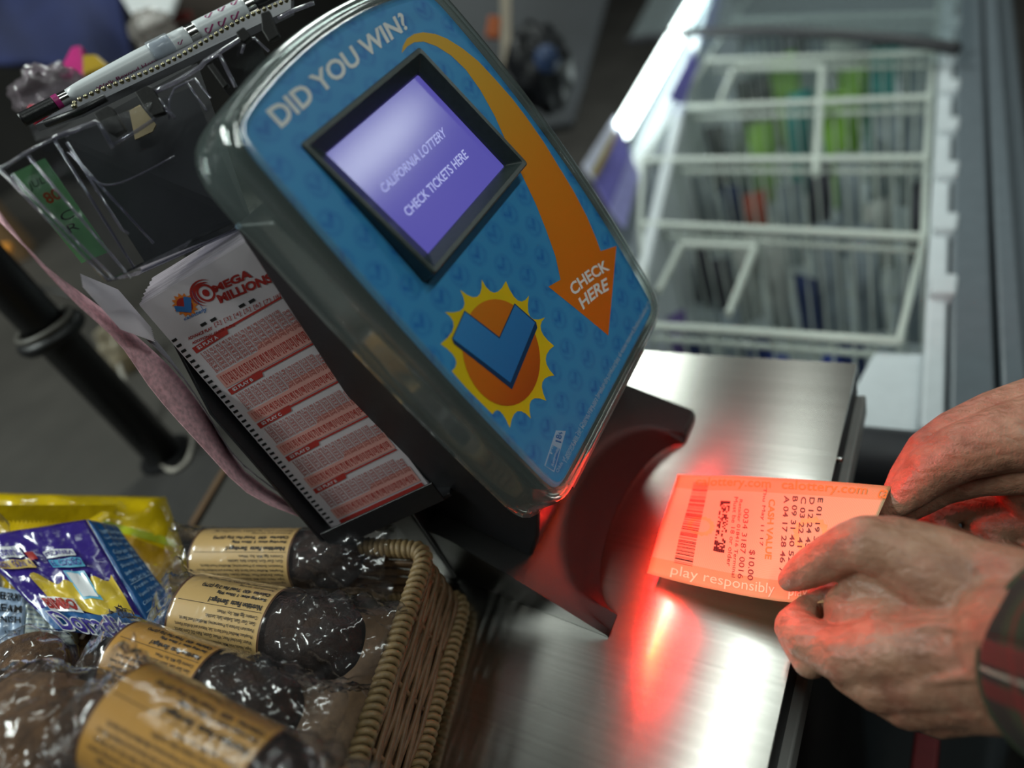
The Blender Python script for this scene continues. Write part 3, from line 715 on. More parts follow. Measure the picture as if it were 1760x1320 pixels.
mk('ledge', B().prism([atd(60, 215, .435), atd(135, 190, .43), atd(500, 15, .47), atd(500, -10, .49), atd(140, 165, .46)], -Vector((0, 0, .004))), plain('ledge_grey', '#55555a', .5), shelf)
rod([atd(78, 213, .425), atd(135, 192, .425), atd(182, 168, .425)], .0022, 'black', shelf, 'black_rod')
MAT['green'] = plain('green_card', '#86cf8e', .6, var=.06)
gc = [bp(17, 300, .386), bp(50, 278, .392), bp(90, 272, .40), bp(176, 418, .425), bp(150, 440, .42), bp(108, 412, .412)]
gq = mk('green_card', B().prism([bp(17, 300, .388), bp(76, 272, .388), bp(188, 432, .425), bp(140, 452, .425)], cw((0, 0, 1))*.0006), 'green', loc=bp(17, 300, .388))
tag(gq, 'green card with dark and orange writing standing inside the clear bin', 'card')
text('JUL', bil(bp(50, 325, .3865), bp(82, 310, .3865), bp(56, 333, .3865), bp(74, 302, .3865)) if False else bil(bp(54, 330, .390), bp(80, 318, .390), bp(46, 314, .388), bp(74, 302, .388)), 'black_ink', gq)
text('80', bil(bp(84, 352, .396), bp(108, 340, .396), bp(70, 334, .392), bp(96, 322, .392)), plain('card_orange', '#b5562a', .6), gq, bold=.03)
text('C\nR', bil(bp(120, 402, .408), bp(140, 392, .408), bp(100, 368, .403), bp(122, 358, .403)), 'black_ink', gq)
# ------------------------------------------------------------------ pen and ball chain
MAT['pen'] = plain('white_pen_barrel', '#e4e9ec', .3, var=.03)
MAT['magenta'] = plain('magenta_print', '#a3216f', .4)
pA, pB = atd(118, 166, .452), atd(498, -24, .50)
pax = (pB-pA).normalized(); pr = .0068; pl = (pB-pA).length
def prad(t):
    P = [(0, .0042), (.05, .0052), (.3, .0066), (.6, .0068), (.85, .0066), (.9, .0064)]
    for (a, ra), (b_, rb2) in zip(P, P[1:]):
        if t <= b_: return lerp(ra, rb2, (t-a)/(b_-a))
    return P[-1][1]
pen = thing('pen', 'white promotional pen with magenta ribbon pattern lying above the clear bins', 'pen', pA)
def seg(t0, t1, mat, name, rr=None, m=14, label=None, grow=1.0):
    pts = [lerp(pA, pB, lerp(t0, t1, k/m)) for k in range(m+1)]
    mk(name, B().tube(pts, [(rr or prad(lerp(t0, t1, k/m)))*grow for k in range(m+1)], 24), mat, pen, smooth=True, label=label)
seg(0, .515, 'pen', 'barrel'); seg(.515, .555, 'chrome', 'ring', label='chrome ring'); seg(.555, .78, 'pen', 'upper_barrel'); seg(.78, .82, 'chrome', 'ring'); seg(.82, 1.05, 'black', 'grip', rr=.0035)
seg(-.035, .002, 'chrome', 'collar', rr=.0042, label='chrome collar'); seg(-.055, -.033, 'magenta', 'pink_ring', rr=.0046, label='magenta ring'); seg(-.19, -.053, 'black', 'tip', rr=.0042, label='black tip')
toc = (CAM-pA).normalized(); pu = (toc-pax*toc.dot(pax)).normalized(); pv = pax.cross(pu)
def oncyl(t, ang, off=.00015):
    c = lerp(pA, pB, t); return c+(pu*math.cos(ang)+pv*math.sin(ang))*(prad(t)+off)
def ribbonloop(t0, a0, s, parent):
    b_ = B(); pts = []
    key = [(1.15, -.75), (.45, -.22), (-.25, .42), (-.9, .55), (-1.15, 0), (-.9, -.55), (-.25, -.42), (.45, .22), (1.15, .75)]
    for k in range(25):
        q = k/24*8; i = min(int(q), 7); f = q-i; g0, g1, g2, g3 = key[max(i-1, 0)], key[i], key[i+1], key[min(i+2, 8)]
        cc = [.5*((2*g1[j])+(-g0[j]+g2[j])*f+(2*g0[j]-5*g1[j]+4*g2[j]-g3[j])*f*f+(-g0[j]+3*g1[j]-3*g2[j]+g3[j])*f**3) for j in (0, 1)]
        pts.append((t0+s*.019*cc[0], a0+s*.42*cc[1]))
    for i, (t, a) in enumerate(pts): b_.v += [oncyl(t-.0030*s, a-.055*s), oncyl(t+.0030*s, a+.055*s)]
    for i in range(24): b_.f.append((2*i, 2*i+1, 2*i+3, 2*i+2))
    mk('ribbon_print', b_, 'magenta', parent)
for t0 in (.60, .66, .72): ribbonloop(t0, .25, .9, pen)
for t0 in (.63, .69, .75): ribbonloop(t0, -.95, .8, pen)
ribbonloop(.47, .15, .5, pen)
def pentext(u, v): return oncyl(lerp(.10, .36, u), lerp(.85, .35, v))
text('Walk Beyond Hope', pentext, 'magenta', pen, bold=.01)
clipb = [oncyl(.33, a, .0006) for a in (-1.3, -.6, 0, .6, 1.2)]+[oncyl(.43, a, .0006) for a in (1.2, .6, 0, -.6, -1.3)]
cb = B().grid(lambda u, v: oncyl(lerp(.35, .44, v), lerp(-1.2, 1.4, u), .0012), 8, 2); ch = mk('pen_clip', cb, clear('clip_plastic', (.8, .82, .86), .15, haze=.25, hazecol=(.75, .8, .85, 1)), smooth=True, solid=.0008, loc=oncyl(.4, 0)); tag(ch, 'small clear plastic clip holding the white pen', 'clip')
MAT['bead'] = plain('chain_beads', '#a59c80', .2, 1, var=.05)
cpts = curve([(128, 183), (134, 172), (190, 148), (250, 125), (300, 101), (350, 72), (400, 42), (440, 22), (485, 4), (520, -12)], .425, .455, 76)
# resample so beads sit evenly
b_ = B(); acc = 0; last = cpts[0]; b_.sphere(last, .00175, 10, 6); step = .0037
for p in cpts[1:]:
    while (p-last).length >= step: last = last+(p-last).normalized()*step; b_.sphere(last, .00145, 10, 6)
chn = mk('ball_chain', b_, 'bead', smooth=True, loc=cpts[0]); tag(chn, 'metal ball chain running along the pen above the clear bins', 'chain')

# ------------------------------------------------------------------ wicker basket
def wick(name, c):
    g = N(name); v = g.coord('Object', (1, 1, 1)); n1 = g.noise(v, 180, 4, .6)
    g.l(g.ramp(n1, [(.3, tuple(x*.62 for x in srgb(c)[:3])), (.7, c)]), g.p.inputs['Base Color'])
    g.set(Roughness=.55); g.l(g.bump(g.noise(v, 900, 3), .4, .0004), g.p.inputs['Normal']); return g.m
MAT['wicker'] = wick('brown_wicker', '#75593d'); MAT['wicker_rim'] = wick('tan_wicker_rim', '#8d7550')
bk0 = Vector((-.3065, .1795, 0)); bdir = Vector((.0365, -.131, 0)).normalized(); bx = Vector((-.985, -.17, 0)).normalized()
BW, BL_ = .30, .27
def brim(z, ins):                            # rounded rectangle of the basket at a height; ins = inset from the rim line
    a = bk0; c0 = a + bdir*ins + bx*ins; c1 = a+bdir*(BL_-ins)+bx*ins; c2 = a+bdir*(BL_-ins)+bx*(BW-ins); c3 = a+bdir*ins+bx*(BW-ins)
    cs = [c0, c1, c2, c3]; out = []; R_ = .012
    for i in range(4):
        p = cs[i]; pr_ = (cs[i-1]-p).normalized(); nx = (cs[(i+1) % 4]-p).normalized()
        for k in range(6):
            t = k/5; q = p + pr_*R_*(1-t)**2 + nx*R_*t*t; out.append(Vector((q.x, q.y, z)))
        nxt = cs[(i+1) % 4]
        for k in range(1, 24):
            q = lerp(p+nx*R_, nxt-nx*R_, k/24); out.append(Vector((q.x, q.y, z)))
    return out
basket = thing('wicker_basket', 'brown wicker basket full of wrapped pastries in front of the ticket checker', 'basket', bk0+bdir*.13+bx*.15)
RZ = .070
def coil(path, R_, wr, wstep, name, mat):
    b_ = B(); n_ = len(path); L = 0; acc = 0
    b_.tube(path, R_*.8, 8, closed=True)
    d = 0; i = 0; tot = sum((path[(k+1) % n_]-path[k]).length for k in range(n_)); cnt = int(tot/wstep)
    seglen = [(path[(k+1) % n_]-path[k]).length for k in range(n_)]
    for c in range(cnt):
        s_ = c*tot/cnt; k = 0
        while s_ > seglen[k]: s_ -= seglen[k]; k += 1
        p = lerp(path[k], path[(k+1) % n_], s_/seglen[k]); t = (path[(k+2) % n_]-path[k-1]).normalized()
        up = Vector((0, 0, 1)); sd = t.cross(up).normalized()
        ring = [p+(up*math.cos(a)+sd*math.sin(a))*R_*(1+random.uniform(-.03, .03)) + t*(math.sin(a)*wr*.7) for a in [2*PI*j/12 for j in range(12)]]
        b_.tube(ring, wr*random.uniform(.9, 1.08), 6, closed=True)
    return mk(name, b_, mat, basket, smooth=True)
coil(brim(RZ, 0), .0047, .0021, .0046, 'rim', 'wicker_rim')
coil(brim(.0070, -.0015), .0048, .0021, .0047, 'foot_rim', 'wicker_rim')
wb = B()
for i in range(9):
    f = i/8; z = lerp(.017, RZ-.008, f); path = brim(z, 0); n_ = len(path); cc = sum(path, Vector())/n_
    for ph in (0, 1):
        pts = []
        for k in range(n_*3):
            t = k/3; a = path[int(t) % n_]; c2 = path[(int(t)+1) % n_]; q = lerp(a, c2, t-int(t))
            w = math.sin(2*PI*t/14.5 + PI*ph + i*PI*.5); out = (q-cc); out.z = 0; out.normalize()
            pts.append(q + out*(.0022*w) + Vector((0, 0, .0026*math.cos(2*PI*t/14.5 + PI*ph + i*PI*.5)+.0004*math.sin(t*1.7+i))))
        wb.tube(pts, .0019, 6, closed=True)
mk('woven_side', wb, 'wicker', basket, smooth=True)
p0 = brim(.006, 0); p1 = brim(RZ-.002, .0)
for k in range(0, len(p0), 4): mk('stake', B().tube([p0[k], p1[k]], .0018, 6), 'wicker', basket, smooth=True)
fl_ = brim(.0062, .014); mk('basket_floor', B().prism(fl_, (0, 0, -.0045)), 'wicker', basket)
# ------------------------------------------------------------------ wrapped cake slices
def crumb(name, a, b_):
    g = N(name); v = g.coord('Object'); n1 = g.noise(v, 60, 5, .65); g.l(g.ramp(n1, [(.3, a), (.65, b_)]), g.p.inputs['Base Color'])
    g.set(Roughness=.85); g.l(g.bump(g.noise(v, 260, 5, .7), .8, .002), g.p.inputs['Normal']); return g.m
MAT['cake'] = crumb('dark_brown_cake', '#150c07', '#35231a'); MAT['bread'] = crumb('golden_brown_bread', '#3c2715', '#7d5a38')
MAT['label_y'] = plain('pale_yellow_label', '#dcb878', .35, var=.03, coat=.5); MAT['label_o'] = plain('amber_label', '#cf9a45', .35, var=.03, coat=.5)
MAT['label_edge'] = plain('brown_label_rule', '#5a3414', .5)
TXT1 = ['Nutrition Facts  Servings:1', 'Serving size: 1 Slice 99g', 'Calories  430  Total Fat 21g (27%)', 'Amount per serving:', 'Saturated Fat 4g (20%), Trans Fat 0g']
TXT2 = ['Contains: Egg, Milk, Soy, Wheat.', 'Gum, Guar Gum, Sodium Salts, Lecithin.', 'Potassium Sorbate (a Preservative), Modified Food Starch,', 'Phosphate, Modified Food Starch, Salt, Natural and Artificial Flavors,', 'Water, Enriched Flour, Wheat Gluten, Palm Oil, Corn Starch,', 'Sugar, Niacin, Iron, Milk, Soybean, Monocalcium, Leavening, Sodium', 'Ingredients: Propylene Glycol, Mono and Diglycerides, Eggs,']
def cake(A, Bv, r, l0, l1, a_mid, a_half, lab, cat, label, mlab, mbread, seed, flare=(1, 1), ry=1.0, txt=True, border=True):
    """loaf slice in film: A,B are the ends of the axis; the paper label wraps the part l0..l1 of the axis"""
    rnd = random.Random(seed); A = Vector(A); Bv = Vector(Bv); ax = (Bv-A).normalized(); L = (Bv-A).length
    mid = (A+Bv)/2; v = (CAM-mid); v = (v-ax*v.dot(ax)).normalized(); w = ax.cross(v)      # v points to the viewer's side when the thing was laid down
    root = thing('wrapped_cake', label, cat, mid-Vector((0, 0, r)), 'clear-wrapped cake slices with paper labels')
    def pt(t, a, rr): return A+ax*(L*t)+(v*math.cos(a)*ry+w*math.sin(a))*rr
    def body(u, t):
        e = min(t, 1-t)*L/(r*.9); s_ = math.sqrt(max(0.0, 1-(1-min(1, e))**2)); a = 2*PI*u
        return pt(lerp(.06, .94, t), a, (r-.0015)*max(.02, s_)*(1+.02*math.sin(3*a+seed)))
    mk('cake', B().grid(body, 40, 26, closeu=True), mbread, root, smooth=True)
    lb = B().grid(lambda u, t: pt(lerp(l0, l1, u), lerp(a_mid-a_half, a_mid+a_half, t), r+.0005), 10, 40)
    pl_ = mk('paper_label', lb, mlab, root, smooth=True)
    if border:
        fb = B()
        for e0, e1 in ((l0, l0+.0012/L), (l1-.0012/L, l1)):
            fb.grid(lambda u, t: pt(lerp(e0, e1, u), lerp(a_mid-a_half, a_mid+a_half, t), r+.0007), 1, 40)
        mk('label_border', fb, 'label_edge', pl_, smooth=True)
    if txt:
        # the lettering is upside down for the viewer: it runs from right to left
        def tf(x0, x1, a0, a1): return lambda u, q: pt(lerp(x0, x1, u), lerp(a0, a1, q), r+.0009)
        la, lb_ = l1-.03, l0+.04
        hgt = [.22, .14, .19, .12, .12]; a = lab-.05
        W_ = [.66, .62, .86, .45, .9]
        for s_, h_, w_ in zip(TXT1, hgt, W_):
            text(s_, tf(la, lerp(la, lb_, w_), a-h_*.8, a), 'black_ink', pl_, bold=.045 if h_ > .13 else .01); a -= h_*1.12
        ln = B().grid(lambda u, t: pt(lerp(la+.01, lb_-.01, u), lerp(-.012, .0, t)+lab, r+.0009), 10, 1)
        mk('rule', ln, 'black_ink', pl_)
        a = lab+.06
        for j, s_ in enumerate(TXT2):
            text(s_, tf(la, lerp(la, lb_, (.5, .62, .93, .97, .96, .98, .9)[j]), a, a+.105), 'black_ink', pl_, bold=.012); a += .145
    # film: body tube, necks and crimped fins
    ph = [rnd.uniform(0, 6.28) for _ in range(8)]
    def film(u, t):
        a = 2*PI*u; x = lerp(-.16, 1.10, t)
        if x < .03: k = (x+.16)/.19; rr = r*lerp(1.15*flare[0], .96, k**.55 if k > 0 else 0); sq_ = lerp(.22, 1, max(0, k))
        elif x > .97: k = (1.16-x)/.19; rr = r*lerp(1.15*flare[1], .96, k**.55 if k > 0 else 0); sq_ = lerp(.22, 1, max(0, k))
        else: rr = r; sq_ = 1
        out = 0 if l0-.01 < x < l1+.01 else 1
        cr = .10*math.sin(5*a+ph[0]+x*17)+.07*math.sin(9*a+ph[1]-x*31)+.05*math.sin(14*a+ph[2]+x*53)
        rr *= 1+out*cr*min(1, abs(x-(l0 if x < .5 else l1))*6+.15)
        rr += .0012
        return A+ax*(L*x)+(v*math.cos(a)*rr*ry+w*math.sin(a)*rr*1.0)*1.0 if sq_ == 1 else A+ax*(L*x)+v*math.cos(a)*rr*sq_+w*math.sin(a)*rr
    mk('clear_film', B().grid(film, 64, 60, closeu=True), 'film', root, smooth=True, label='crinkled clear film')
    return root
def ax2(p0, d0, p1, d1): return atd(*p0, d0), atd(*p1, d1)
a, c = ax2((335, 960), .535, (640, 962), .505)
cake(a, c, .0215, .07, .63, -.05, 1.75, -.20, 'cake', 'wrapped cake slice with pale yellow label, farthest back in the basket beside the yellow bag', 'label_y', 'cake', 1)
a, c = ax2((318, 1052), .47, (642, 1112), .437)
cake(a, c, .0245, .04, .53, -.05, 1.8, -.28, 'cake', 'wrapped cake slice with pale yellow label, second from the back, against the basket rim', 'label_y', 'cake', 2)
a, c = ax2((205, 1130), .43, (530, 1245), .39)
cake(a, c, .0225, .05, .52, -.05, 1.7, -.45, 'cake', 'wrapped cake slice with amber label, between the pale labelled and the nearest one', 'label_o', 'cake', 3)
a, c = ax2((195, 1225), .345, (560, 1420), .31)
cake(a, c, .026, .06, .72, -.1, 1.9, -.25, 'cake', 'blurred wrapped cake slice with amber label, nearest at the bottom edge of the photo', 'label_o', 'cake', 4)
# brown pastries in film at lower left
def pastry(px, py, d, rx, rz, seed, label, mat='bread'):
    c = atd(px, py, d); root = thing('wrapped_pastry', label, 'pastry', c-Vector((0, 0, rz)), 'brown pastries in clear film')
    rnd = random.Random(seed)
    def f(u, t, k=1.0, cr=0.0):
        a = 2*PI*u; b_ = PI*t; q = Vector((math.sin(b_)*math.cos(a)*rx, math.sin(b_)*math.sin(a)*rx*.8, math.cos(b_)*rz))
        nz = noise.noise(q*60+Vector((seed, 0, 0)))*.10 + (noise.noise(q*110+Vector((0, seed, 0)))*.16 if cr else 0)
        return c+q*(k*(1+nz))
    mk('pastry', B().grid(lambda u, t: f(u, t), 40, 24, closeu=True), mat, root, smooth=True)
    mk('clear_film', B().grid(lambda u, t: f(u, t, 1.12, 1), 64, 40, closeu=True), 'film', root, smooth=True, label='crinkled clear film')
pastry(50, 1300, .37, .050, .034, 3, 'brown pastry in crinkled clear film filling the bottom left corner')
pastry(45, 1160, .455, .032, .022, 9, 'smaller brown pastry in clear film below the blueberry danish label')
# ------------------------------------------------------------------ bags and packs at the left
def pack(name, q, ds, mat, parent, bulge=.01, th=.02, nu=24, nv=24, seed=0, crink=.0008, backcol=None, label=None, prof=.55):
    """pillow pack: corner pixels BL,BR,TL,TR with depths; bulges towards the front"""
    c = [atd(*p, d) for p, d in zip(q, ds)]; n_ = (c[1]-c[0]).cross(c[2]-c[0]).normalized()
    if n_.dot(CAM-c[0]) < 0: n_ = -n_
    def fr(u, v, k=0.0):
        p = lerp(lerp(c[0], c[1], u), lerp(c[2], c[3], u), v); s_ = (max(0, 4*u*(1-u))*max(0, 4*v*(1-v)))**prof
        w = noise.noise(Vector((u*7, v*7, seed)))*crink*3 + noise.noise(Vector((u*19, v*19, seed+5)))*crink
        return p+n_*(bulge*s_+w*s_**.5+k)
    b_ = B().grid(lambda u, v: fr(u, v), nu, nv); k = len(b_.v)
    b_.grid(lambda u, v: lerp(lerp(c[0], c[1], u), lerp(c[2], c[3], u), v)-n_*(th*(max(0, 4*u*(1-u))*max(0, 4*v*(1-v)))**prof+.0004), nu, nv)
    # close the rim
    w = nu+1
    rim = [i for i in range(w)]+[j*w+nu for j in range(1, nv+1)]+[nv*w+i for i in range(nu-1, -1, -1)]+[j*w for j in range(nv-1, 0, -1)]
    for i in range(len(rim)): a_, c_ = rim[i], rim[(i+1) % len(rim)]; b_.f.append((a_, c_, k+c_, k+a_))
    uv = []
    for _ in range(2):
        for j in range(nv+1):
            for i in range(nu+1): uv.append((i/nu, j/nv))
    return mk(name, b_, mat, parent, smooth=True, uvs=uv, label=label), fr
def foil(name, stops_or_col, rough=.22, coat=.6):
    g = N(name); v = g.coord()
    if isinstance(stops_or_col, str): g.l(g.ramp(g.noise(v, 25, 2), [(.3, tuple(x*.85 for x in srgb(stops_or_col)[:3])), (.7, stops_or_col)]), g.p.inputs['Base Color'])
    g.set(Roughness=rough); g.p.inputs['Coat Weight'].default_value = coat; g.p.inputs['Coat Roughness'].default_value = .06
    g.l(g.bump(g.noise(v, 42, 3, .6), .5, .004), g.p.inputs['Normal']); return g.m
MAT['yellow_foil'] = foil('yellow_foil', '#d9b80e'); MAT['purple_foil'] = foil('purple_foil', '#3c2a86'); MAT['blue_foil'] = foil('blue_foil', '#1f5f9e', .35, .3)
MAT['olive_foil'] = foil('amber_foil', '#b58a10', .35, .3); MAT['white_foil'] = plain('white_pack_print', '#dcdfe2', .3, var=.03, coat=.4)
MAT['violet_ink'] = plain('violet_print', '#3b2c8c', .4); MAT['cyan_ink'] = plain('light_blue_print', '#4fa4c6', .4)
ybag = thing('snack_bag', 'yellow foil snack bag with zigzag seal lying behind the purple and blue pack', 'snack bag', atd(180, 930, .58))
yb, yf = pack('bag', [(20, 1080), (348, 1040), (-30, 846), (285, 854)], [.53, .545, .57, .60], 'yellow_foil', ybag, bulge=.020, th=.03, seed=3, crink=.0025, prof=.42)
zz = B()
def zig(p0, d0, p1, d1, wv, nn, thk=.0005):
    a_ = atd(*p0, d0); c_ = atd(*p1, d1); dd = atd(p0[0]+wv[0], p0[1]+wv[1], d0)-a_; up_, lo_ = [], []
    for k in range(nn*2+1): t = k/(nn*2); q = lerp(a_, c_, t); up_.append(q); lo_.append(q+dd*(1.0 if k % 2 else .82))
    b_ = B(); m = len(up_); b_.v = up_+lo_; b_.f = [(i, i+1, m+i+1, m+i) for i in range(m-1)]; return b_
mk('zigzag_seal', zig((-10, 868), .535, (200, 868), .565, (-4, 32), 30), 'yellow_foil', ybag, solid=.0006, label='flat zigzag seal')
mk('amber_stripe', B().grid(lambda u, v: yf(lerp(.70, .97, u), lerp(.30, .62, v)-.18*u, .0006), 12, 6), 'olive_foil', ybag, smooth=True, label='amber band')
mk('lime_stripe', B().grid(lambda u, v: yf(lerp(.66, .98, u), lerp(.64, .72, v)-.15*u, .0007), 12, 3), plain('lime_band', '#aeb82a', .3), ybag, smooth=True)
# purple and blue pack
sp_ = thing('snack_pack', 'purple and blue wrapped snack pack with yellow wave and Doraditas lettering', 'snack pack', atd(150, 1000, .50))
pf, ff = pack('front', [(95, 1082), (272, 1108), (-60, 925), (148, 893)], [.475, .470, .515, .52], 'purple_foil', sp_, bulge=.004, th=.004, seed=8, crink=.0016, prof=.3)
def fq(x0, y0, x1, y1, k=.0022): return lambda u, v: ff(lerp(x0, x1, u), lerp(y0, y1, v), k)
# side panel with the table
side, sf = pack('side_panel', [(272, 1108), (314, 1056), (150, 893), (200, 903)], [.470, .50, .52, .545], 'blue_foil', sp_, bulge=.0022, th=.003, seed=2, crink=.0004, prof=.25, label='blue side panel with nutrition table')
for j, s_ in enumerate(('Nutrition Facts', '8 servings per container', 'Serving size 1 pack', 'Calories 180', 'Total Fat 7g    9%', 'Saturated Fat 3g  15%', 'Sodium 110mg   5%', 'Total Carb 26g  9%', 'Protein 2g', 'Vitamin D 0mcg 0%', 'Calcium 20mg 2%')):
    y0 = .86-j*.062
    text(s_, (lambda y0: lambda u, v: sf(lerp(.14, .86, v*.0+u), y0+.036*v, .0009))(y0), 'micro_ink', side, bold=.01)
ln = B()
for y0 in (.20, .42, .62, .885, .115): ln.grid(lambda u, v, y0=y0: sf(lerp(.10, .90, u), y0+.006*v, .0009), 6, 1)
mk('table_rules', ln, 'micro_ink', side)
yw = B().grid(lambda u, v: ff(lerp(.24, .95, u), lerp(.19+.02*math.sin(u*9), .46+.05*math.sin(u*7+1)+.04*math.sin(u*19), v), .0018), 24, 8); mk('yellow_wave', yw, plain('yellow_pack_print', '#d9bb3a', .3, coat=.4), pf, smooth=True)
bw_ = B().grid(lambda u, v: ff(u*.99, lerp(.0, .19+.02*math.sin(u*9), v), .0016), 20, 3); mk('blue_wave', bw_, 'blue_foil', pf, smooth=True)
for (x0, y0, x1, y1, m1, m2, s_) in ((.06, .60, .36, .68, plain('gold_print', '#b7962f', .4), 'violet_ink', 'BEN   GONNA'), (.14, .70, .34, .82, 'white_foil', 'violet_ink', 'sonrie'), (.50, .58, .78, .66, 'cyan_ink', 'violet_ink', 'EL CODIGO'), (.50, .68, .76, .74, 'white_foil', 'violet_ink', 'ESCANEA')):
    q = mk('print_box', B().grid(fq(x0, y0, x1, y1, .0024), 4, 2), m1, pf, smooth=True); text(s_, fq(x0+.01, y0+.012, x1-.01, y1-.012, .0030), m2, q, bold=.02)
mk('code_frame', B().grid(fq(.56, .30, .74, .55, .0024), 4, 2), 'cyan_ink', pf, smooth=True)
mk('code_field', B().grid(fq(.58, .32, .72, .53, .0029), 4, 2), 'white_foil', pf, smooth=True)
mk('red_dot', B().grid(fq(.36, .66, .43, .74, .0026), 3, 3), 'red_ink', pf, smooth=True)
wo = mk('brand_patch', B().grid(fq(.16, .17, .47, .31, .0026), 4, 2), 'white_foil', pf, smooth=True)
text('BIMBO', fq(.17, .185, .46, .295, .0034), 'red_ink', wo, bold=.05)
text('Doraditas', fq(.09, -.02, .99, .165, .0042), 'white_foil', pf, bold=.09)
text('Doraditas', fq(.10, -.01, .98, .155, .0050), 'violet_ink', pf, bold=.02)
text('Soft & sweet', fq(.72, .24, .93, .29, .0030), 'violet_ink', pf, bold=.03) if False else None
# danish pack
dp = thing('danish_pack', 'pale blue labelled blueberry cream danish pack at the left edge of the basket', 'pastry pack', atd(60, 1080, .49))
d1, df = pack('label_front', [(-60, 1118), (38, 1112), (-60, 1000), (46, 1016)], [.485, .487, .50, .50], plain('pale_blue_label', '#9fb6d4', .3, var=.03, coat=.6), dp, bulge=.002, th=.02, prof=.3)
for s_, y0, h in (('BLUEBERRY', .80, .13), ('CREAM', .60, .13), ('DANISH', .42, .11)): text(s_, (lambda y0, h: lambda u, v: df(lerp(.42, .97, u), y0+h*v, .001))(y0, h), 'black_ink', d1, bold=.02)
text('NET WT', lambda u, v: df(lerp(.72, .98, u), .20+.09*v, .001), 'black_ink', d1); text('5 OZ (142g)', lambda u, v: df(lerp(.68, .99, u), .07+.09*v, .001), 'black_ink', d1)
d2, df2 = pack('label_side', [(42, 1114), (132, 1108), (44, 1020), (100, 1040)], [.487, .49, .50, .505], plain('pale_grey_label', '#b9c4bd', .35, var=.03, coat=.5), dp, bulge=.001, th=.02, prof=.3)
for j in range(9): text(('Ingredients: enriched flour', 'wheat flour, niacin, iron, water', 'cream cheese, blueberries, sugar', 'thiamine, folic acid, palm oil', 'eggs, salt, yeast, soy lecithin', 'natural flavor, citric acid', 'contains: wheat, milk, egg, soy', 'Bon Appetit Danish Inc. Vernon', 'www.bonappetitbakery.com')[j], (lambda j: lambda u, v: df2(lerp(.05, .97, u), .88-.092*j+.055*v, .001))(j), 'blue_ink' if j < 7 else 'black_ink', d2)
dc, _f = pack('danish', [(70, 1165), (190, 1150), (40, 1100), (150, 1098)], [.485, .49, .50, .505], 'bread', dp, bulge=.008, th=.012)
wrapb, _f = pack('clear_film', [(-30, 1120), (20, 1110), (-30, 850), (16, 900)], [.50, .50, .53, .53], 'film', dp, bulge=.01, th=.01)

# ------------------------------------------------------------------ ticket held over the counter
TC = {'bl': atd(1112, 985, .487), 'tl': atd(1165, 815, .530), 'br': atd(1448, 1026, .408), 'tr': atd(1532, 836, .452)}
bmid = atd(1330, 1032, .425); tmid = atd(1360, 818, .487)
def tick(u, v, k=0.0):
    b0, b1, b2 = TC['bl'], bmid, TC['br']; t0, t1, t2 = TC['tl'], tmid, TC['tr']
    def quadr(a, m, c, t):
        ctrl = (m-(a*.35*.35+c*.65*.65))/(2*.35*.65) if False else m*2-(a+c)*.5
        return a*(1-t)**2+ctrl*2*t*(1-t)+c*t*t
    p = lerp(quadr(b0, b1, b2, u), quadr(t0, lerp(t1, (t0+t2)/2, .6), t2, u), v)
    wv = .0016*math.exp(-((u-.12)/.10)**2)*math.sin(PI*(v-.1)*2) + .0010*math.sin(u*9+v*3)*math.exp(-((v-.4)/.3)**2)*(1-u)
    return p+Vector((0, 0, wv+k))
g = N('thermal_ticket_paper'); v = g.coord('Object', (1, 1, 1))
wvn = g.n('ShaderNodeTexWave', wave_type='RINGS', rings_direction='SPHERICAL'); wvn.inputs['Scale'].default_value = 260; wvn.inputs['Distortion'].default_value = 3
g.l(v, wvn.inputs['Vector']); uvn = g.n('ShaderNodeUVMap'); sp3 = g.n('ShaderNodeSeparateXYZ'); g.l(uvn.outputs[0], sp3.inputs[0])
bandm = g.math('MAXIMUM', g.math('LESS_THAN', sp3.outputs[1], .15), g.math('GREATER_THAN', sp3.outputs[1], .86))
g.l(g.mix(g.math('MULTIPLY', bandm, .55), g.mix(g.math('MULTIPLY', wvn.outputs['Fac'], .35), '#dcbd96', '#d0a878'), '#c98f50'), g.p.inputs['Base Color'])
g.set(Roughness=.6); g.p.inputs['Subsurface Weight'].default_value = 0
MAT['ticket'] = g.m
b_ = B().grid(lambda u, v: tick(u, v), 40, 20); uv = [(i/40, j/20) for j in range(21) for i in range(41)]
tk_ = mk('lottery_ticket', b_, 'ticket', smooth=True, uvs=uv, loc=tick(.5, .5)); sm_ = tk_.modifiers.new('s', 'SOLIDIFY'); sm_.thickness = .00018; sm_.offset = 0
tag(tk_, 'lottery ticket lit red by the scanner, held over the steel counter by both hands', 'ticket')
MAT['tk_orange'] = plain('ticket_orange_print', '#e2903f', .6, var=.03); MAT['tk_pale'] = plain('ticket_pale_print', '#f7e3c0', .6, var=.03); MAT['tk_grey'] = plain('ticket_thermal_print', '#5e3a34', .6, var=.03)
def tq(u0, u1, v0, v1, k=.0003): return lambda a, b: tick(lerp(u0, u1, a), lerp(v0, v1, b), k)
text('calottery.com', tq(.095, .45, .875, .985), 'tk_orange', tk_, bold=.01); text('calottery.com', tq(.50, .90, .875, .985), 'tk_orange', tk_, bold=.01); text('ca', tq(.955, 1.0, .875, .96), 'tk_orange', tk_, bold=.01)
text('play responsibly', tq(.08, .50, .02, .12), 'tk_pale', tk_, bold=.0); text('play responsibly', tq(.57, .99, .02, .12), 'tk_pale', tk_, bold=.0)
rb2 = random.Random(4); bars = B(); v_ = .14
while v_ < .93:
    w = rb2.choice((.004, .004, .008, .012)); bars.grid(lambda a, b: tick(lerp(.085, .155, a), lerp(v_, v_+w, b), .0003), 3, 1); v_ += w+rb2.choice((.005, .005, .009, .013))
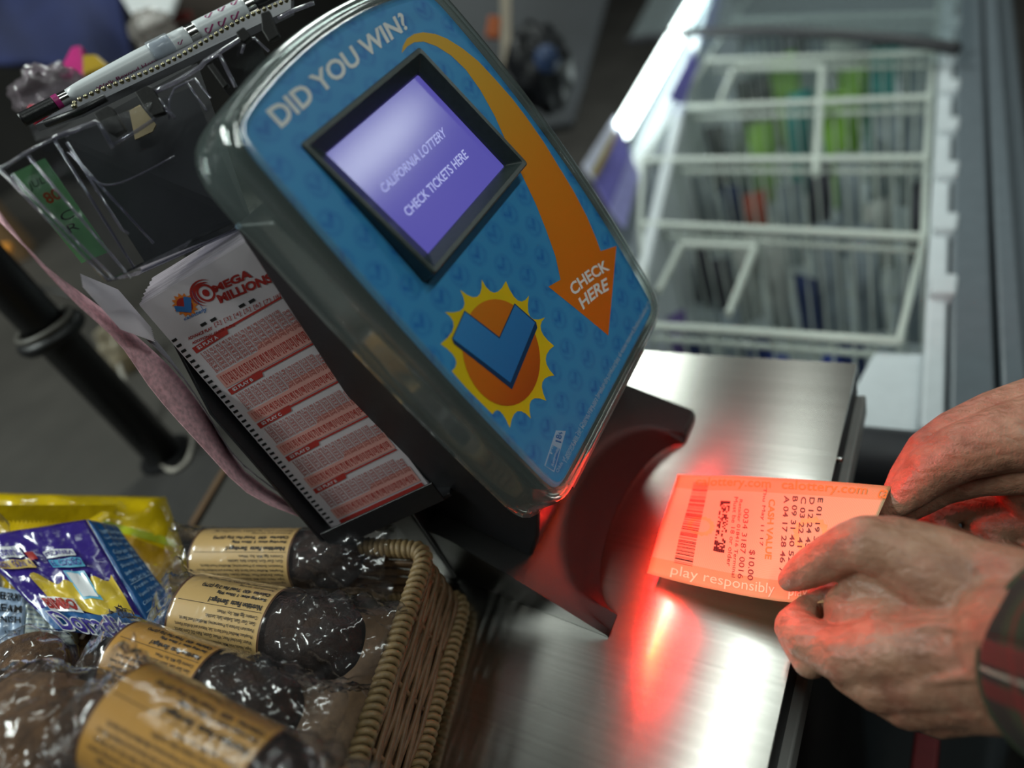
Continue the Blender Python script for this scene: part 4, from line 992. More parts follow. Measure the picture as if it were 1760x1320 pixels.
mk('barcode', bars, 'black_ink', tk_, label='barcode across the left end')
code = B()
for i in range(34):
    for j in range(6):
        if rb2.random() < .5 or i in (0, 1, 32, 33): u0 = .225+j*.0075; v0 = .30+i*.0135; code.grid(lambda a, b: tick(u0+.0072*a, v0+.013*b, .0003), 1, 1)
mk('stacked_code', code, 'black_ink', tk_, label='dark stacked barcode')
def col_text(s_, u0, u1, v0, v1, m='tk_grey', bold=0.0):      # print running down the ticket
    text(s_, lambda a, b: tick(lerp(u0, u1, b), lerp(v1, v0, a), .0003), m, tk_, bold=bold)
col_text('Must be 18 or older', .285, .303, .20, .80); col_text('0034 3187 0016', .335, .358, .12, .70, bold=.0); col_text('$10.00', .372, .400, .12, .36, bold=.01); col_text('Retailer 018416 Terminal', .31, .325, .12, .78)
col_text('CASH VALUE', .445, .475, .30, .80, 'tk_orange', .02); col_text('Thu May 11 17', .412, .432, .40, .90)
for j, s_ in enumerate(('A 04 17 28 46 70', 'B 09 31 40 52 67', 'C 03 22 41 58 61', 'D 12 24 45 50 64', 'E 01 19 33 44 66')): col_text(s_, .515+j*.040, .540+j*.040, .16, .84, bold=.012)
for cu_, cv_, rr_ in ((.16, .50, .10), (.66, .52, .16)):
    st = B(); 
    for ring in range(32):
        a0 = 2*PI*ring/32; a1 = 2*PI*(ring+1)/32; r0 = rr_*(1.0 if ring % 2 else .86); r1 = rr_*(1.0 if (ring+1) % 2 else .86)
        st.add([tick(cu_+.6*rr_*.62*math.cos(a0), cv_+rr_*.62*math.sin(a0), .0002), tick(cu_+.6*r0*math.cos(a0), cv_+r0*math.sin(a0), .0002), tick(cu_+.6*r1*math.cos(a1), cv_+r1*math.sin(a1), .0002), tick(cu_+.6*rr_*.62*math.cos(a1), cv_+rr_*.62*math.sin(a1), .0002)], [(0, 1, 2, 3)])
    mk('sun_emblem', st, plain('ticket_sun_print', '#eeb673', .6), tk_, label='faint sun emblem')

# ------------------------------------------------------------------ hands
def skin():
    g = N('aged_skin'); v = g.coord(); big = g.noise(v, 38, 3, .55); mid_ = g.noise(v, 130, 4, .6); fine = g.noise(v, 700, 4, .65)
    c = g.ramp(big, [(.25, '#7c5442'), (.5, '#9a7059'), (.75, '#ad876f')])
    spots = g.ramp(g.noise(v, 85, 2, .4), [(.64, (0, 0, 0)), (.74, (1, 1, 1))])
    c = g.mix(g.math('MULTIPLY', spots, .38), c, '#6b3f2c')
    red = g.ramp(g.noise(v, 60, 2, .5), [(.5, (0, 0, 0)), (.72, (1, 1, 1))])
    c = g.mix(g.math('MULTIPLY', red, .3), c, '#a8584a')
    c = g.mix(g.math('MULTIPLY', g.math('SUBTRACT', mid_, .4, True), .8), c, '#caa58c')
    g.l(c, g.p.inputs['Base Color']); g.set(Roughness=.46)
    g.p.inputs['Subsurface Weight'].default_value = .12; g.p.inputs['Subsurface Radius'].default_value = (1, .35, .2); g.p.inputs['Subsurface Scale'].default_value = .003
    vw = g.n('ShaderNodeTexWave', wave_type='BANDS', bands_direction='Y'); vw.inputs['Scale'].default_value = 55; vw.inputs['Distortion'].default_value = 7; vw.inputs['Detail'].default_value = 3; vw.inputs['Detail Scale'].default_value = 2.2
    g.l(v, vw.inputs['Vector'])
    vo = g.n('ShaderNodeTexVoronoi', feature='DISTANCE_TO_EDGE'); vo.inputs['Scale'].default_value = 520; g.l(v, vo.inputs['Vector'])
    b1 = g.bump(vw.outputs['Fac'], .24, .0014); b2 = g.bump(mid_, .24, .0016, b1); b3 = g.bump(vo.outputs['Distance'], .4, .0006, b2); b4 = g.bump(fine, .22, .0004, b3)
    g.l(b4, g.p.inputs['Normal']); return g.m
MAT['skin'] = skin(); MAT['nail'] = plain('finger_nail', '#b98b78', .25, var=.05, coat=.3)
hand = B()
def chain(pts, dense=.22, sc=(1, 1, 1)):
    """pts: (px, py, depth, radius_m); filled with overlapping round sections that are fused below"""
    P = [(atd(p[0], p[1], p[2]), p[3]) for p in pts]
    for (a, ra), (c, rc) in zip(P, P[1:]):
        L = (c-a).length; m = max(2, int(L/(min(ra, rc)*dense))+1)
        for k in range(m): t = k/m; hand.sphere(lerp(a, c, t), lerp(ra, rc, t), 14, 9)
    hand.sphere(P[-1][0], P[-1][1], 14, 9)
# --- near hand (left hand of the person): thumb on top of the ticket, forefinger bent beneath it
chain([(1356, 998, .418, .0064), (1376, 986, .411, .0094), (1398, 974, .404, .0112), (1428, 958, .394, .0122), (1462, 938, .384, .0128), (1492, 936, .378, .0152), (1540, 950, .373, .0165), (1600, 985, .366, .021), (1680, 1035, .356, .024), (1760, 1075, .335, .027), (1900, 1130, .300, .030)])
chain([(1488, 930, .380, .0135), (1540, 928, .374, .0125), (1610, 948, .366, .0135), (1690, 985, .352, .016), (1760, 1010, .336, .018)])   # thumb metacarpal ridge
chain([(1430, 1015, .416, .0072), (1398, 1040, .420, .0085), (1368, 1078, .411, .0118), (1392, 1100, .400, .0128), (1430, 1118, .390, .0145), (1462, 1128, .380, .0165), (1530, 1120, .368, .0195), (1620, 1110, .356, .022), (1740, 1110, .335, .027)])   # forefinger
chain([(1355, 1080, .414, .0080), (1366, 1100, .409, .0085), (1392, 1135, .400, .0100)])
chain([(1470, 1150, .385, .0148), (1512, 1172, .372, .0158), (1600, 1165, .357, .0178), (1700, 1150, .340, .0215), (1800, 1150, .318, .025)])   # middle finger knuckle and back of hand
chain([(1520, 1190, .380, .0120), (1560, 1205, .368, .0142), (1640, 1190, .353, .0168), (1720, 1175, .338, .020), (1820, 1180, .314, .024)])   # ring
chain([(1570, 1215, .374, .0105), (1612, 1226, .362, .0120), (1670, 1212, .350, .0135), (1740, 1195, .334, .018), (1830, 1190, .312, .022)])   # little
# curled fingers below the hand
chain([(1480, 1150, .385, .0118), (1455, 1120, .412, .0105), (1480, 1080, .432, .0092), (1530, 1060, .430, .0085)])
chain([(1535, 1190, .380, .0112), (1500, 1160, .410, .0100), (1520, 1110, .432, .0088), (1570, 1085, .430, .008)])
chain([(1590, 1215, .372, .0100), (1560, 1190, .400, .0088), (1570, 1140, .425, .0078), (1610, 1110, .425, .007)])
chain([(1492, 1000, .392, .0155), (1560, 1030, .380, .020), (1640, 1060, .366, .024), (1740, 1090, .342, .029)])
chain([(1470, 1050, .395, .0165), (1540, 1075, .378, .021), (1640, 1100, .362, .025), (1720, 1110, .345, .030)])
chain([(1500, 975, .388, .0135), (1580, 990, .374, .018), (1680, 1030, .356, .0235)])   # palm mass
chain([(1760, 1105, .328, .030), (1880, 1140, .300, .034), (2050, 1200, .270, .038)])   # wrist and forearm
# tendons and veins raised on the back of the hand
for pts in ([(1475, 1135, .366), (1540, 1130, .3515), (1620, 1126, .336), (1710, 1122, .315)], [(1520, 1180, .3600), (1590, 1172, .3420), (1660, 1163, .326), (1720, 1158, .312)], [(1570, 1212, .3565), (1640, 1198, .3385), (1715, 1186, .320)],
            [(1500, 1060, .3665), (1550, 1085, .3520), (1610, 1075, .3390), (1680, 1085, .3230)]):
    chain([(x, y, d+.0022, .0026) for x, y, d in pts], .5)
# --- far hand (right hand): thumb on the ticket corner, palm and curled fingers behind
chain([(1524, 876, .456, .0068), (1545, 860, .454, .0098), (1572, 836, .450, .0128), (1604, 804, .446, .0155), (1650, 778, .440, .0175), (1720, 756, .432, .0200), (1800, 740, .425, .024), (1950, 720, .41, .028)])
chain([(1532, 858, .463, .0070), (1556, 818, .462, .0095), (1590, 770, .460, .0110), (1640, 740, .456, .0130), (1710, 712, .450, .0150), (1800, 690, .440, .018)])
chain([(1540, 884, .470, .0080), (1580, 862, .466, .0098), (1620, 838, .460, .0110), (1680, 815, .452, .0140), (1760, 800, .440, .018)])
chain([(1790, 800, .452, .024), (1760, 830, .470, .018), (1820, 880, .470, .022)])
chain([(1600, 888, .492, .0100), (1650, 870, .490, .0104), (1710, 862, .486, .0110), (1790, 858, .478, .0125)])   # fingers curled into the palm
chain([(1604, 892, .492, .0098), (1630, 922, .486, .0095), (1668, 940, .480, .0086)])
chain([(1682, 908, .486, .0100), (1740, 900, .480, .0108), (1820, 896, .470, .012)])
chain([(1684, 912, .486, .0098), (1712, 938, .480, .0092), (1750, 960, .474, .0085)])
chain([(1764, 942, .478, .0098), (1830, 936, .468, .011)])
chain([(1764, 946, .478, .0096), (1800, 985, .466, .009)])
person = mk('person', hand, 'skin', smooth=True, loc=atd(1740, 1105, .34))
rm = person.modifiers.new('fuse', 'REMESH'); rm.mode = 'VOXEL'; rm.voxel_size = .0011; rm.use_smooth_shade = True
sm_ = person.modifiers.new('smooth', 'SMOOTH'); sm_.factor = .6; sm_.iterations = 7
tag(person, 'person in a plaid shirt holding the lottery ticket with both aged hands', 'person')
# creases where skin folds: thin sunken lines are part of the bump; nail on the far thumb side
# sleeve
def plaid():
    g = N('plaid_flannel'); uv = g.n('ShaderNodeUVMap'); sp = g.n('ShaderNodeSeparateXYZ'); g.l(uv.outputs[0], sp.inputs[0])
    def band(o, per, ph, w):
        f = g.math('FRACT', g.math('ADD', g.math('DIVIDE', o, per), ph)); return g.math('LESS_THAN', g.math('ABSOLUTE', g.math('SUBTRACT', f, .5)), w)
    c = g.mix(g.math('MULTIPLY', band(sp.outputs[0], .036, .2, .22), .7), '#2e3827', '#1c1d20')
    c = g.mix(g.math('MULTIPLY', band(sp.outputs[1], .052, .10, .07), .9), c, '#55211d')
    c = g.mix(g.math('MULTIPLY', band(sp.outputs[1], .052, .38, .09), .9), c, '#5c2420')
    c = g.mix(g.math('MULTIPLY', band(sp.outputs[1], .052, .24, .045), .8), c, '#17181a')
    wl = g.math('MULTIPLY', band(sp.outputs[1], .052, .245, .016), g.math('GREATER_THAN', g.math('FRACT', g.math('MULTIPLY', sp.outputs[0], 700)), .35))
    c = g.mix(g.math('MULTIPLY', wl, .9), c, '#b3b0a0')
    c = g.mix(g.math('MULTIPLY', band(sp.outputs[0], .036, .7, .05), .55), c, '#6e2320')
    g.l(c, g.p.inputs['Base Color']); g.set(Roughness=.95)
    g.l(g.bump(g.noise(g.coord(), 1400, 3), .6, .0006), g.p.inputs['Normal']); return g.m
MAT['plaid'] = plaid()
def sleeve(c0, c1, r0, r1, lab):
    ax = (c1-c0).normalized(); a = ax.orthogonal().normalized(); a = (CAM-c0); a = (a-ax*a.dot(ax)).normalized(); w = ax.cross(a); L = (c1-c0).length
    uv = []; b_ = B(); nu, nv = 64, 26
    for j in range(nv+1):
        for i in range(nu+1):
            t = j/nv; an = 2*PI*i/nu; r = lerp(r0, r1, t)*(1+.035*math.sin(3*an+t*5)+.02*math.sin(7*an-t*9)*t)
            if j == 0: r *= .985
            b_.v.append(c0+ax*(L*t)+(a*math.cos(an)+w*math.sin(an))*r); uv.append((L*t, an*r0))
    for j in range(nv):
        for i in range(nu): k = j*(nu+1)+i; b_.f.append((k, k+1, k+nu+2, k+nu+1))
    o = mk('shirt_sleeve', b_, 'plaid', person, smooth=True, uvs=uv, solid=.0022, label=lab)
    hb_ = B(); pts = []
    for i in range(48): an = 2*PI*i/48; pts.append(c0+(a*math.cos(an)+w*math.sin(an))*r0*(1+.035*math.sin(3*an)))
    mk('cuff_hem', B().tube(pts, .0019, 8, closed=True), plain('cuff_green', '#333d2a', .95, scale=400), o, smooth=True)
sleeve(atd(1900, 1150, .312), atd(2200, 1235, .235), .050, .056, 'dark green and red plaid sleeve of the near arm')
sleeve(atd(1905, 722, .415), atd(2400, 640, .36), .046, .054, 'plaid sleeve of the far arm')
# ------------------------------------------------------------------ chest freezer with wire baskets beyond the counter
FZ = -.15; FB = FLOOR
def fz(px, py, z=FZ): return at(px, py, 2, z)
nL, nR, fR, fL = fz(1085, 600), fz(1578, 740), fz(1622, -60), fz(1235, -60)
rd = (fR-nR).normalized(); FXv = Vector((1, .02, 0)).normalized()
MAT['fz_grey'] = plain('freezer_grey_body', '#717a81', .35, var=.05, coat=.3); MAT['fz_white'] = plain('freezer_white_liner', '#dfe6ea', .3, var=.03); MAT['fz_dark'] = plain('freezer_dark_gasket', '#39393d', .5)
fzr = thing('chest_freezer', 'grey chest freezer with white inner rim and glass top beyond the steel counter', 'freezer', Vector((-.35, 1.5, FLOOR)))
yn, yf2 = nR.y, 2.55
def XR(y): return lerp(nR.x, fR.x, (y-nR.y)/(fR.y-nR.y))
def XL(y): return lerp(nL.x, fL.x, (y-nL.y)/(fL.y-nL.y))
def longbox(name, xa, xb, y0, y1, z0, z1, side, mat, bev=.006, label=None, parent=None):
    f_ = XR if side == 'R' else XL
    P = [(f_(y0)+xa, y0, z0), (f_(y0)+xb, y0, z0), (f_(y1)+xb, y1, z0), (f_(y1)+xa, y1, z0)]; P += [(x, y, z1) for x, y, _ in P]
    return mk(name, B().hexa(P), mat, parent or fzr, bevel=bev, label=label)
longbox('inner_liner', 0, .022, yn, yf2, FZ-.5, FZ+.004, 'R', 'fz_white', label='white inner edge')
longbox('rim_rail', .024, .062, yn-.02, yf2, FZ-.03, FZ+.012, 'R', 'fz_grey', label='grey rail of the rim')
longbox('rim_rail', .066, .088, yn-.02, yf2, FZ-.03, FZ+.004, 'R', 'fz_grey')
longbox('side_wall', .020, .115, yn-.02, yf2, FB+.03, FZ-.012, 'R', 'fz_grey', .02)
longbox('inner_liner', -.022, 0, yn, yf2, FZ-.5, FZ+.004, 'L', 'fz_white')
longbox('side_wall', -.11, -.02, yn-.02, yf2, FB+.03, FZ-.012, 'L', 'fz_grey', .02)
for k in range(14):                          # clips hanging over the white inner edge
    y = .75+k*.125
    if y < 2.3: mk('clip', B().box((XR(y)-.004+.022, y, FZ+.006), (.013, .018, .010)), 'fz_white', fzr, bevel=.005)
# near end: end wall, corner and dark rounded cap
mk('end_wall', B().hexa([(XL(yn)-.09, yn-.09, FB+.03), (XR(yn)+.10, yn-.09, FB+.03), (XR(yn)+.10, yn-.004, FB+.03), (XL(yn)-.09, yn-.004, FB+.03), (XL(yn)-.09, yn-.09, FZ-.02), (XR(yn)+.10, yn-.09, FZ-.02), (XR(yn)+.10, yn-.004, FZ-.02), (XL(yn)-.09, yn-.004, FZ-.02)]), 'fz_grey', fzr, bevel=.02)
mk('corner_panel', B().hexa([(XR(yn)-.075, yn+.004, FZ-.10), (XR(yn)-.0, yn+.004, FZ-.10), (XR(yn)-.0, yn+.12, FZ-.06), (XR(yn)-.055, yn+.12, FZ-.06), (XR(yn)-.075, yn+.004, FZ-.008), (XR(yn)-.0, yn+.004, FZ-.008), (XR(yn)-.0, yn+.12, FZ-.008), (XR(yn)-.055, yn+.12, FZ-.008)]), 'fz_white', fzr, bevel=.004, label='white inner corner')
mk('end_rim', B().tube([(XL(yn)-.05, yn-.035, FZ-.01), (XR(yn)-.10, yn-.035, FZ-.008), (XR(yn)+.01, yn-.032, FZ-.010), (XR(yn)+.06, yn-.02, FZ-.02)], .030, 14), 'fz_dark', fzr, smooth=True, label='dark rounded end rim')
mk('liner_floor', B().hexa([(XL(yn), yn, FZ-.52), (XR(yn), yn, FZ-.52), (XR(yf2), yf2, FZ-.52), (XL(yf2), yf2, FZ-.52), (XL(yn), yn, FZ-.5), (XR(yn), yn, FZ-.5), (XR(yf2), yf2, FZ-.5), (XL(yf2), yf2, FZ-.5)]), 'fz_white', fzr)
mk('far_wall', B().hexa([(XL(yf2), yf2, FB+.03), (XR(yf2), yf2, FB+.03), (XR(yf2), yf2+.08, FB+.03), (XL(yf2), yf2+.08, FB+.03), (XL(yf2), yf2, FZ), (XR(yf2), yf2, FZ), (XR(yf2), yf2+.08, FZ), (XL(yf2), yf2+.08, FZ)]), 'fz_grey', fzr, bevel=.01)
mk('foot', B().hexa([(XL(yn), yn, FB+.001), (XR(yn), yn, FB+.001), (XR(yf2), yf2, FB+.001), (XL(yf2), yf2, FB+.001), (XL(yn), yn, FB+.04), (XR(yn), yn, FB+.04), (XR(yf2), yf2, FB+.04), (XL(yf2), yf2, FB+.04)]), 'fz_dark', fzr)
# sliding glass lid with curved dark edge
hy_ = 1.50
pts = [fz(1080, 72, FZ+.04), fz(1180, 56, FZ+.04), fz(1320, 54, FZ+.04), fz(1450, 60, FZ+.04), fz(1560, 70, FZ+.04), fz(1645, 84, FZ+.04)]
mk('lid_edge', B().tube(pts, .010, 10), 'fz_dark', fzr, smooth=True, label='dark curved edge of the glass lid')
MAT['lidglass'] = clear('lid_glass', (.90, .94, .95), .12, 0, ior=1.5, boost=1.2, haze=.10, hazecol=(.62, .70, .72, 1))
gl = B(); gl.v = [p for p in pts]+[fz(1150, -60, FZ+.03), fz(1300, -60, FZ+.035), fz(1400, -60, FZ+.035), fz(1500, -60, FZ+.035), fz(1580, -60, FZ+.035), fz(1660, -60, FZ+.03)]
gl.f = [(i, i+1, 7+i, 6+i) for i in range(5)]; mk('glass_lid', gl, 'lidglass', fzr, solid=.004)
# glowing tube added in place of a light reflection along the left inner edge
MAT['tube'] = emis('freezer_reflection_glow', (.86, 1.0, .96), 6)
p0, p1 = fz(1068, 225, FZ+.03), fz(1215, -30, FZ+.03)
mk('reflection_streak', B().tube([p0, lerp(p0, p1, .5), p1], .018, 12), 'tube', fzr, smooth=True, label='glowing white tube standing in for a light reflected in the lid')
# wire baskets
wy = [(1115, 560, 1545, 588), (1100, 385, 1588, 408), (1105, 276, 1592, 272), (1165, 186, 1598, 168), (1215, 105, 1605, 92)]
def wirebasket(i, q0, q1, nxt0, nxt1, depth, lab):
    wbk = thing('wire_basket', lab, 'wire basket', (q0+q1)/2-Vector((0, 0, depth)), 'white wire baskets in the chest freezer')
    dn = Vector((0, 0, -depth)); fr_ = B()
    fr_.tube([nxt0, lerp(nxt0, q0, .97), q0, lerp(q0, q1, .01), lerp(q0, q1, .99), q1, lerp(nxt1, q1, .97), nxt1], [.0045, .0045, .0058, .0062, .0062, .0058, .0045, .0045], 8)
    mk('rim', fr_, 'wire', wbk, smooth=True)
    mk('upper_rail', B().tube([q0+dn*.08, q1+dn*.08], .004, 8), 'wire', wbk, smooth=True); mk('lower_rail', B().tube([q0+dn*.97, q1+dn*.97], .004, 8), 'wire', wbk, smooth=True)
    w = B(); n_ = max(10, int((q1-q0).length/.021))
    for k in range(n_+1): p = lerp(q0, q1, k/n_); w.tube([p, p+dn], .0019, 6)
    mk('front_wires', w, 'wire', wbk)
    w = B(); m = max(4, int((nxt0-q0).length/.04))
    for k in range(n_+1): w.tube([lerp(q0, q1, k/n_)+dn, lerp(nxt0, nxt1, k/n_)+dn], .0018, 5)
    for k in range(1, m): w.tube([lerp(q0, nxt0, k/m)+dn, lerp(q1, nxt1, k/m)+dn], .0018, 5)
    mk('bottom_wires', w, 'wire', wbk)
    return wbk
rows = [(fz(a, b), fz(c, d)) for a, b, c, d in wy]; rows.append((fz(1260, 35), fz(1612, 25)))
rows.append((rows[-1][0]*2-rows[-2][0], rows[-1][1]*2-rows[-2][1]))
rowlab = ['nearest white wire basket in the freezer, just past the steel counter corner', 'second white wire basket from the counter in the freezer', 'third white wire basket from the counter in the freezer', 'fourth white wire basket from the counter, holding green and teal packets', 'fifth white wire basket from the counter, near the dark lid edge', 'farthest white wire basket, behind the dark lid edge']
for i in range(6): wirebasket(i, rows[i][0], rows[i][1], rows[i+1][0], rows[i+1][1], .26, rowlab[i])
dv = thing('basket_divider', 'slanted white wire divider crossing the second freezer basket', 'divider', fz(1170, 450))
mk('rod', B().tube([fz(1132, 500), fz(1171, 422), fz(1172, 420), fz(1298, 425), fz(1297, 427), fz(1252, 540)], .0052, 8), 'wire', dv)
dv = thing('basket_divider', 'slanted white wire divider beside the green packets in the freezer', 'divider', fz(1200, 150))
mk('rod', B().tube([fz(1238, 175), fz(1261, 120), fz(1262, 118), fz(1415, 115), fz(1414, 118), fz(1402, 300)], .0062, 8), 'wire', dv)
# packets: individual copies
PK = [('#8cc04a', 'green'), ('#3f8f8c', 'teal'), ('#b9bdb8', 'pale grey'), ('#2d3a66', 'navy'), ('#a5503f', 'rusty red'), ('#8f9aa0', 'grey'), ('#4b4a52', 'dark grey'), ('#3c4f9e', 'blue'), ('#c4a24e', 'mustard'), ('#7c69a8', 'violet')]
pkm = [plain('packet_'+n_.replace(' ', '_'), c_, .35, var=.3, scale=14) for c_, n_ in PK]
rndp = random.Random(21)
def packet(c, wv, up, th, mat, i, row):
    X = wv; Z = up; Yv = th; b_ = B(); n_ = 5
    def f(u, v, s_): e = (4*u*(1-u)*4*v*(1-v))**.5; return c+X*(u-.5)+Z*v+Yv*(s_*.5*e)
    b_.grid(lambda u, v: f(u, v, 1), n_, n_); b_.grid(lambda u, v: f(u, v, -1), n_, n_)
    o = mk('freezer_packet', b_, mat, smooth=True, loc=c)
    return o
side_w = ['left', 'centre left', 'middle', 'centre right', 'right']
rowname = ['nearest', 'second', 'third', 'fourth', 'fifth', 'farthest']
for i in range(6):
    q0, q1 = rows[i]; n0, n1 = rows[i+1]; cnt = [8, 9, 9, 8, 7, 6][i]
    for k in range(cnt):
        u = (k+.5)/cnt + rndp.uniform(-.02, .02); p = lerp(lerp(q0, q1, u), lerp(n0, n1, u), rndp.uniform(.30, .6)); w = (q1-q0).length/cnt*.82
        if i in (3, 4): ci = rndp.choice([0, 0, 0, 1, 1, 5]) if u > .3 else rndp.choice([5, 2, 6])
        elif i == 0: ci = rndp.choice([3, 7, 2, 5, 4, 9])
        else: ci = rndp.choice([5, 6, 5, 2, 3, 6, 4, 5])
        h = rndp.uniform(.13, .20) + (.04 if i in (3, 4) and u > .35 else 0)
        wv = Vector((w, rndp.uniform(-.02, .02), rndp.uniform(-.01, .01)))
        o = packet(Vector((p.x, p.y, FZ-.252)), wv, Vector((rndp.uniform(-.02, .02), rndp.uniform(-.01, .03), h)), Vector((0, .045, 0)), pkm[ci], k, i)
        tag(o, '%s packet standing in the %s freezer basket from the counter, %s part' % (PK[ci][1], rowname[i], side_w[min(4, int(u*5))]), 'packet', 'packets in the %s freezer basket' % rowname[i])

# ------------------------------------------------------------------ things further back, out of focus
MAT['navy'] = plain('navy_cloth', '#1c2550', .9, var=.3, scale=8); MAT['brownbox'] = plain('brown_cardboard', '#6d5233', .8, var=.15, scale=10)
MAT['dark'] = plain('dark_shop_fittings', '#151517', .6, var=.3, scale=6); MAT['pole'] = plain('black_pole', '#0d0d0f', .45)
# pole standing on the counter with a collar
pb0 = at(288, 785, 2, -.0035); pz = .52
pole = thing('pole', 'black upright pole with a collar standing on the counter behind the pink slips', 'pole', pb0)
mk('tube', B().tube([pb0, pb0+Vector((0, 0, pz))], .0205, 20), 'pole', pole, smooth=True)
def onpole(py):                              # height on the pole whose picture lies at row py
    lo, hi = 0.0, .52
    for _ in range(30):
        m = (lo+hi)/2; q = pb0+Vector((0, 0, m))-CAM; cc = Vector((XC[0]*q[0]+YC[0]*q[1]+UPC[0]*q[2], XC[1]*q[0]+YC[1]*q[1]+UPC[1]*q[2], XC[2]*q[0]+YC[2]*q[1]+UPC[2]*q[2]))
        y = CY+F*cc[1]/cc[2]
        if y > py: lo = m
        else: hi = m
    return pb0+Vector((0, 0, lo))
cpt = onpole(572)
ring = [cpt+Vector((.027*math.cos(a), .027*math.sin(a), 0)) for a in [2*PI*k/24 for k in range(24)]]
mk('collar', B().tube(ring, .0075, 10, closed=True), 'pole', pole, smooth=True, label='dark collar ring')
mk('collar_band', B().tube([p+Vector((0, 0, .010)) for p in ring], .0032, 8, closed=True), plain('grey_band', '#55524c', .5), pole, smooth=True, label='grey band on the collar')
mk('base_plate', B().tube([pb0, pb0+Vector((0, 0, .006))], .030, 24), 'pole', pole)
cp_ = [at(205, 628, 2, .05), at(225, 690, 2, .03), at(240, 750, 2, .004), at(262, 795, 2, .0), at(300, 812, 2, .0), at(328, 790, 2, .0), at(335, 700, 2, .0)]
cb_ = []
for k in range(40):
    t = k/39*(len(cp_)-1); i = min(int(t), len(cp_)-2); cb_.append(lerp(cp_[i], cp_[i+1], t-i))
for _ in range(4): cb_ = [cb_[0]]+[(cb_[i-1]+cb_[i]*2+cb_[i+1])/4 for i in range(1, len(cb_)-1)]+[cb_[-1]]
tag(mk('cord', B().tube(cb_, .0028, 8), plain('pale_grey_cord', '#a39d93', .5), smooth=True, loc=cp_[3]), 'pale cord hanging in a loop behind the pink slips, beside the black pole', 'cord')
tag(mk('cable', B().tube([at(-10, 478, 2, .16), at(60, 492, 2, .15), at(140, 512, 2, .14), at(175, 525, 2, .12)], .0024, 8), 'pole', smooth=True, loc=at(60, 492, 2, .15)), 'thin black cable passing above the pole behind the slips', 'cable')
bag = pastry  # same film maker is reused below for a small bag
c_ = at(205, 600, 2, .03); r3 = B().grid(lambda u, v: c_+Vector((math.sin(PI*v)*math.cos(2*PI*u)*.022, math.sin(PI*v)*math.sin(2*PI*u)*.022, math.cos(PI*v)*.034))*(1+.4*noise.noise(Vector((u*6, v*6, 2)))), 30, 20, closeu=True)
tag(mk('plastic_bag', r3, clear('pale_bag_film', (.8, .75, .65), .2, 60, .8, haze=.35, hazecol=(.6, .52, .38, 1)), smooth=True, loc=c_-Vector((0, 0, .034))), 'small crumpled clear bag on the counter behind the pink slips', 'bag')
def lowbox(name, q, z0, h, mat, label, cat):
    P = [at(x, y, 2, z0) for x, y in q]; o = mk(name, B().prism(P, (0, 0, h)), mat, bevel=.003, loc=P[0]); return tag(o, label, cat)
lowbox('cardboard_box', [(-60, 470), (50, 445), (60, 420), (-60, 410)], -.003, .16, 'brownbox', 'brown cardboard box at the left edge behind the clear bin', 'box')
lowbox('orange_packet', [(-20, 452), (22, 440), (25, 425), (-20, 430)], .165, .01, plain('orange_pack', '#c8812a', .5), 'orange packet lying on the brown cardboard box', 'packet')
lowbox('wood_strip', [(326, 905), (336, 908), (404, 792), (396, 788)], -.003, .004, plain('worn_brown_strip', '#5e452c', .7), 'thin worn brown strip on the counter beside the wrapped cakes', 'strip')
lowbox('dark_mat', [(140, 905), (330, 905), (395, 790), (330, 770), (270, 800)], -.0034, .0015, plain('dark_grey_mat', '#2a2826', .8), 'dark grey mat on the counter above the yellow bag', 'mat')
# top left: cloth, cup, packet, film
def blob(name, px, py, d, rx, ry, rz, mat, label, cat, seed=0, amp=.15, frq=9):
    c = atd(px, py, d)
    b_ = B().grid(lambda u, v: c+Vector((math.sin(PI*v)*math.cos(2*PI*u)*rx, math.sin(PI*v)*math.sin(2*PI*u)*ry, math.cos(PI*v)*rz))*(1+amp*noise.noise(Vector((math.cos(2*PI*u)*2, math.sin(2*PI*u)*2, v*4+seed))*frq*.2)), 36, 24, closeu=True)
    return tag(mk(name, b_, mat, smooth=True, loc=c-Vector((0, 0, rz))), label, cat)
def slabpx(name, q, ds, th, mat, label=None, cat=None, parent=None, bev=.003):
    P = [atd(x, y, d) for (x, y), d in zip(q, ds)]; n_ = (P[1]-P[0]).cross(P[-1]-P[0]).normalized()
    if n_.dot(P[0]-CAM) < 0: n_ = -n_
    o = mk(name, B().prism(P, n_*th), mat, parent, bevel=bev, loc=P[0])
    return tag(o, label, cat) if cat else o
def cloth():
    q = [atd(-40, 110, 1.15), atd(245, 118, 1.15), atd(-60, -120, 1.3), atd(170, -90, 1.3)]
    n_ = (CAM-q[0]).normalized()
    return B().grid(lambda u, v: lerp(lerp(q[0], q[1], u), lerp(q[2], q[3], u), v)+n_*(.02*math.sin(u*11+v*3)+.02*math.sin(u*5-v*6)), 40, 30)
tag(mk('navy_jacket', cloth(), 'navy', smooth=True, solid=.006, loc=atd(100, 100, 1.15)), 'navy blue cloth draped in the blurred top left corner', 'cloth')
slabpx('bright_area_sheet', [(238, 44), (292, 18), (318, -50), (180, -50)], [1.0, 1.0, 1.36, 1.36], .01, plain('bright_area_white', '#f6fbfc', .3), 'white sheet standing in for a bright lit area beside the navy cloth', 'sheet')  # tilted white sheet added in place of a bright lit area
blob('clear_tub', 262, 52, .98, .028, .028, .024, clear('tub_film', (.85, .82, .8), .2, 50, .8, haze=.2, hazecol=(.65, .60, .56, 1)), 'crumpled clear tub below the white sheet behind the pen', 'tub', 4, .3)
slabpx('candy_packet', [(98, 124), (150, 130), (140, 76), (122, 78)], [.72, .72, .73, .73], .012, plain('pink_pack', '#c22f7d', .35), 'pink candy packet standing behind the pen tip', 'candy packet')
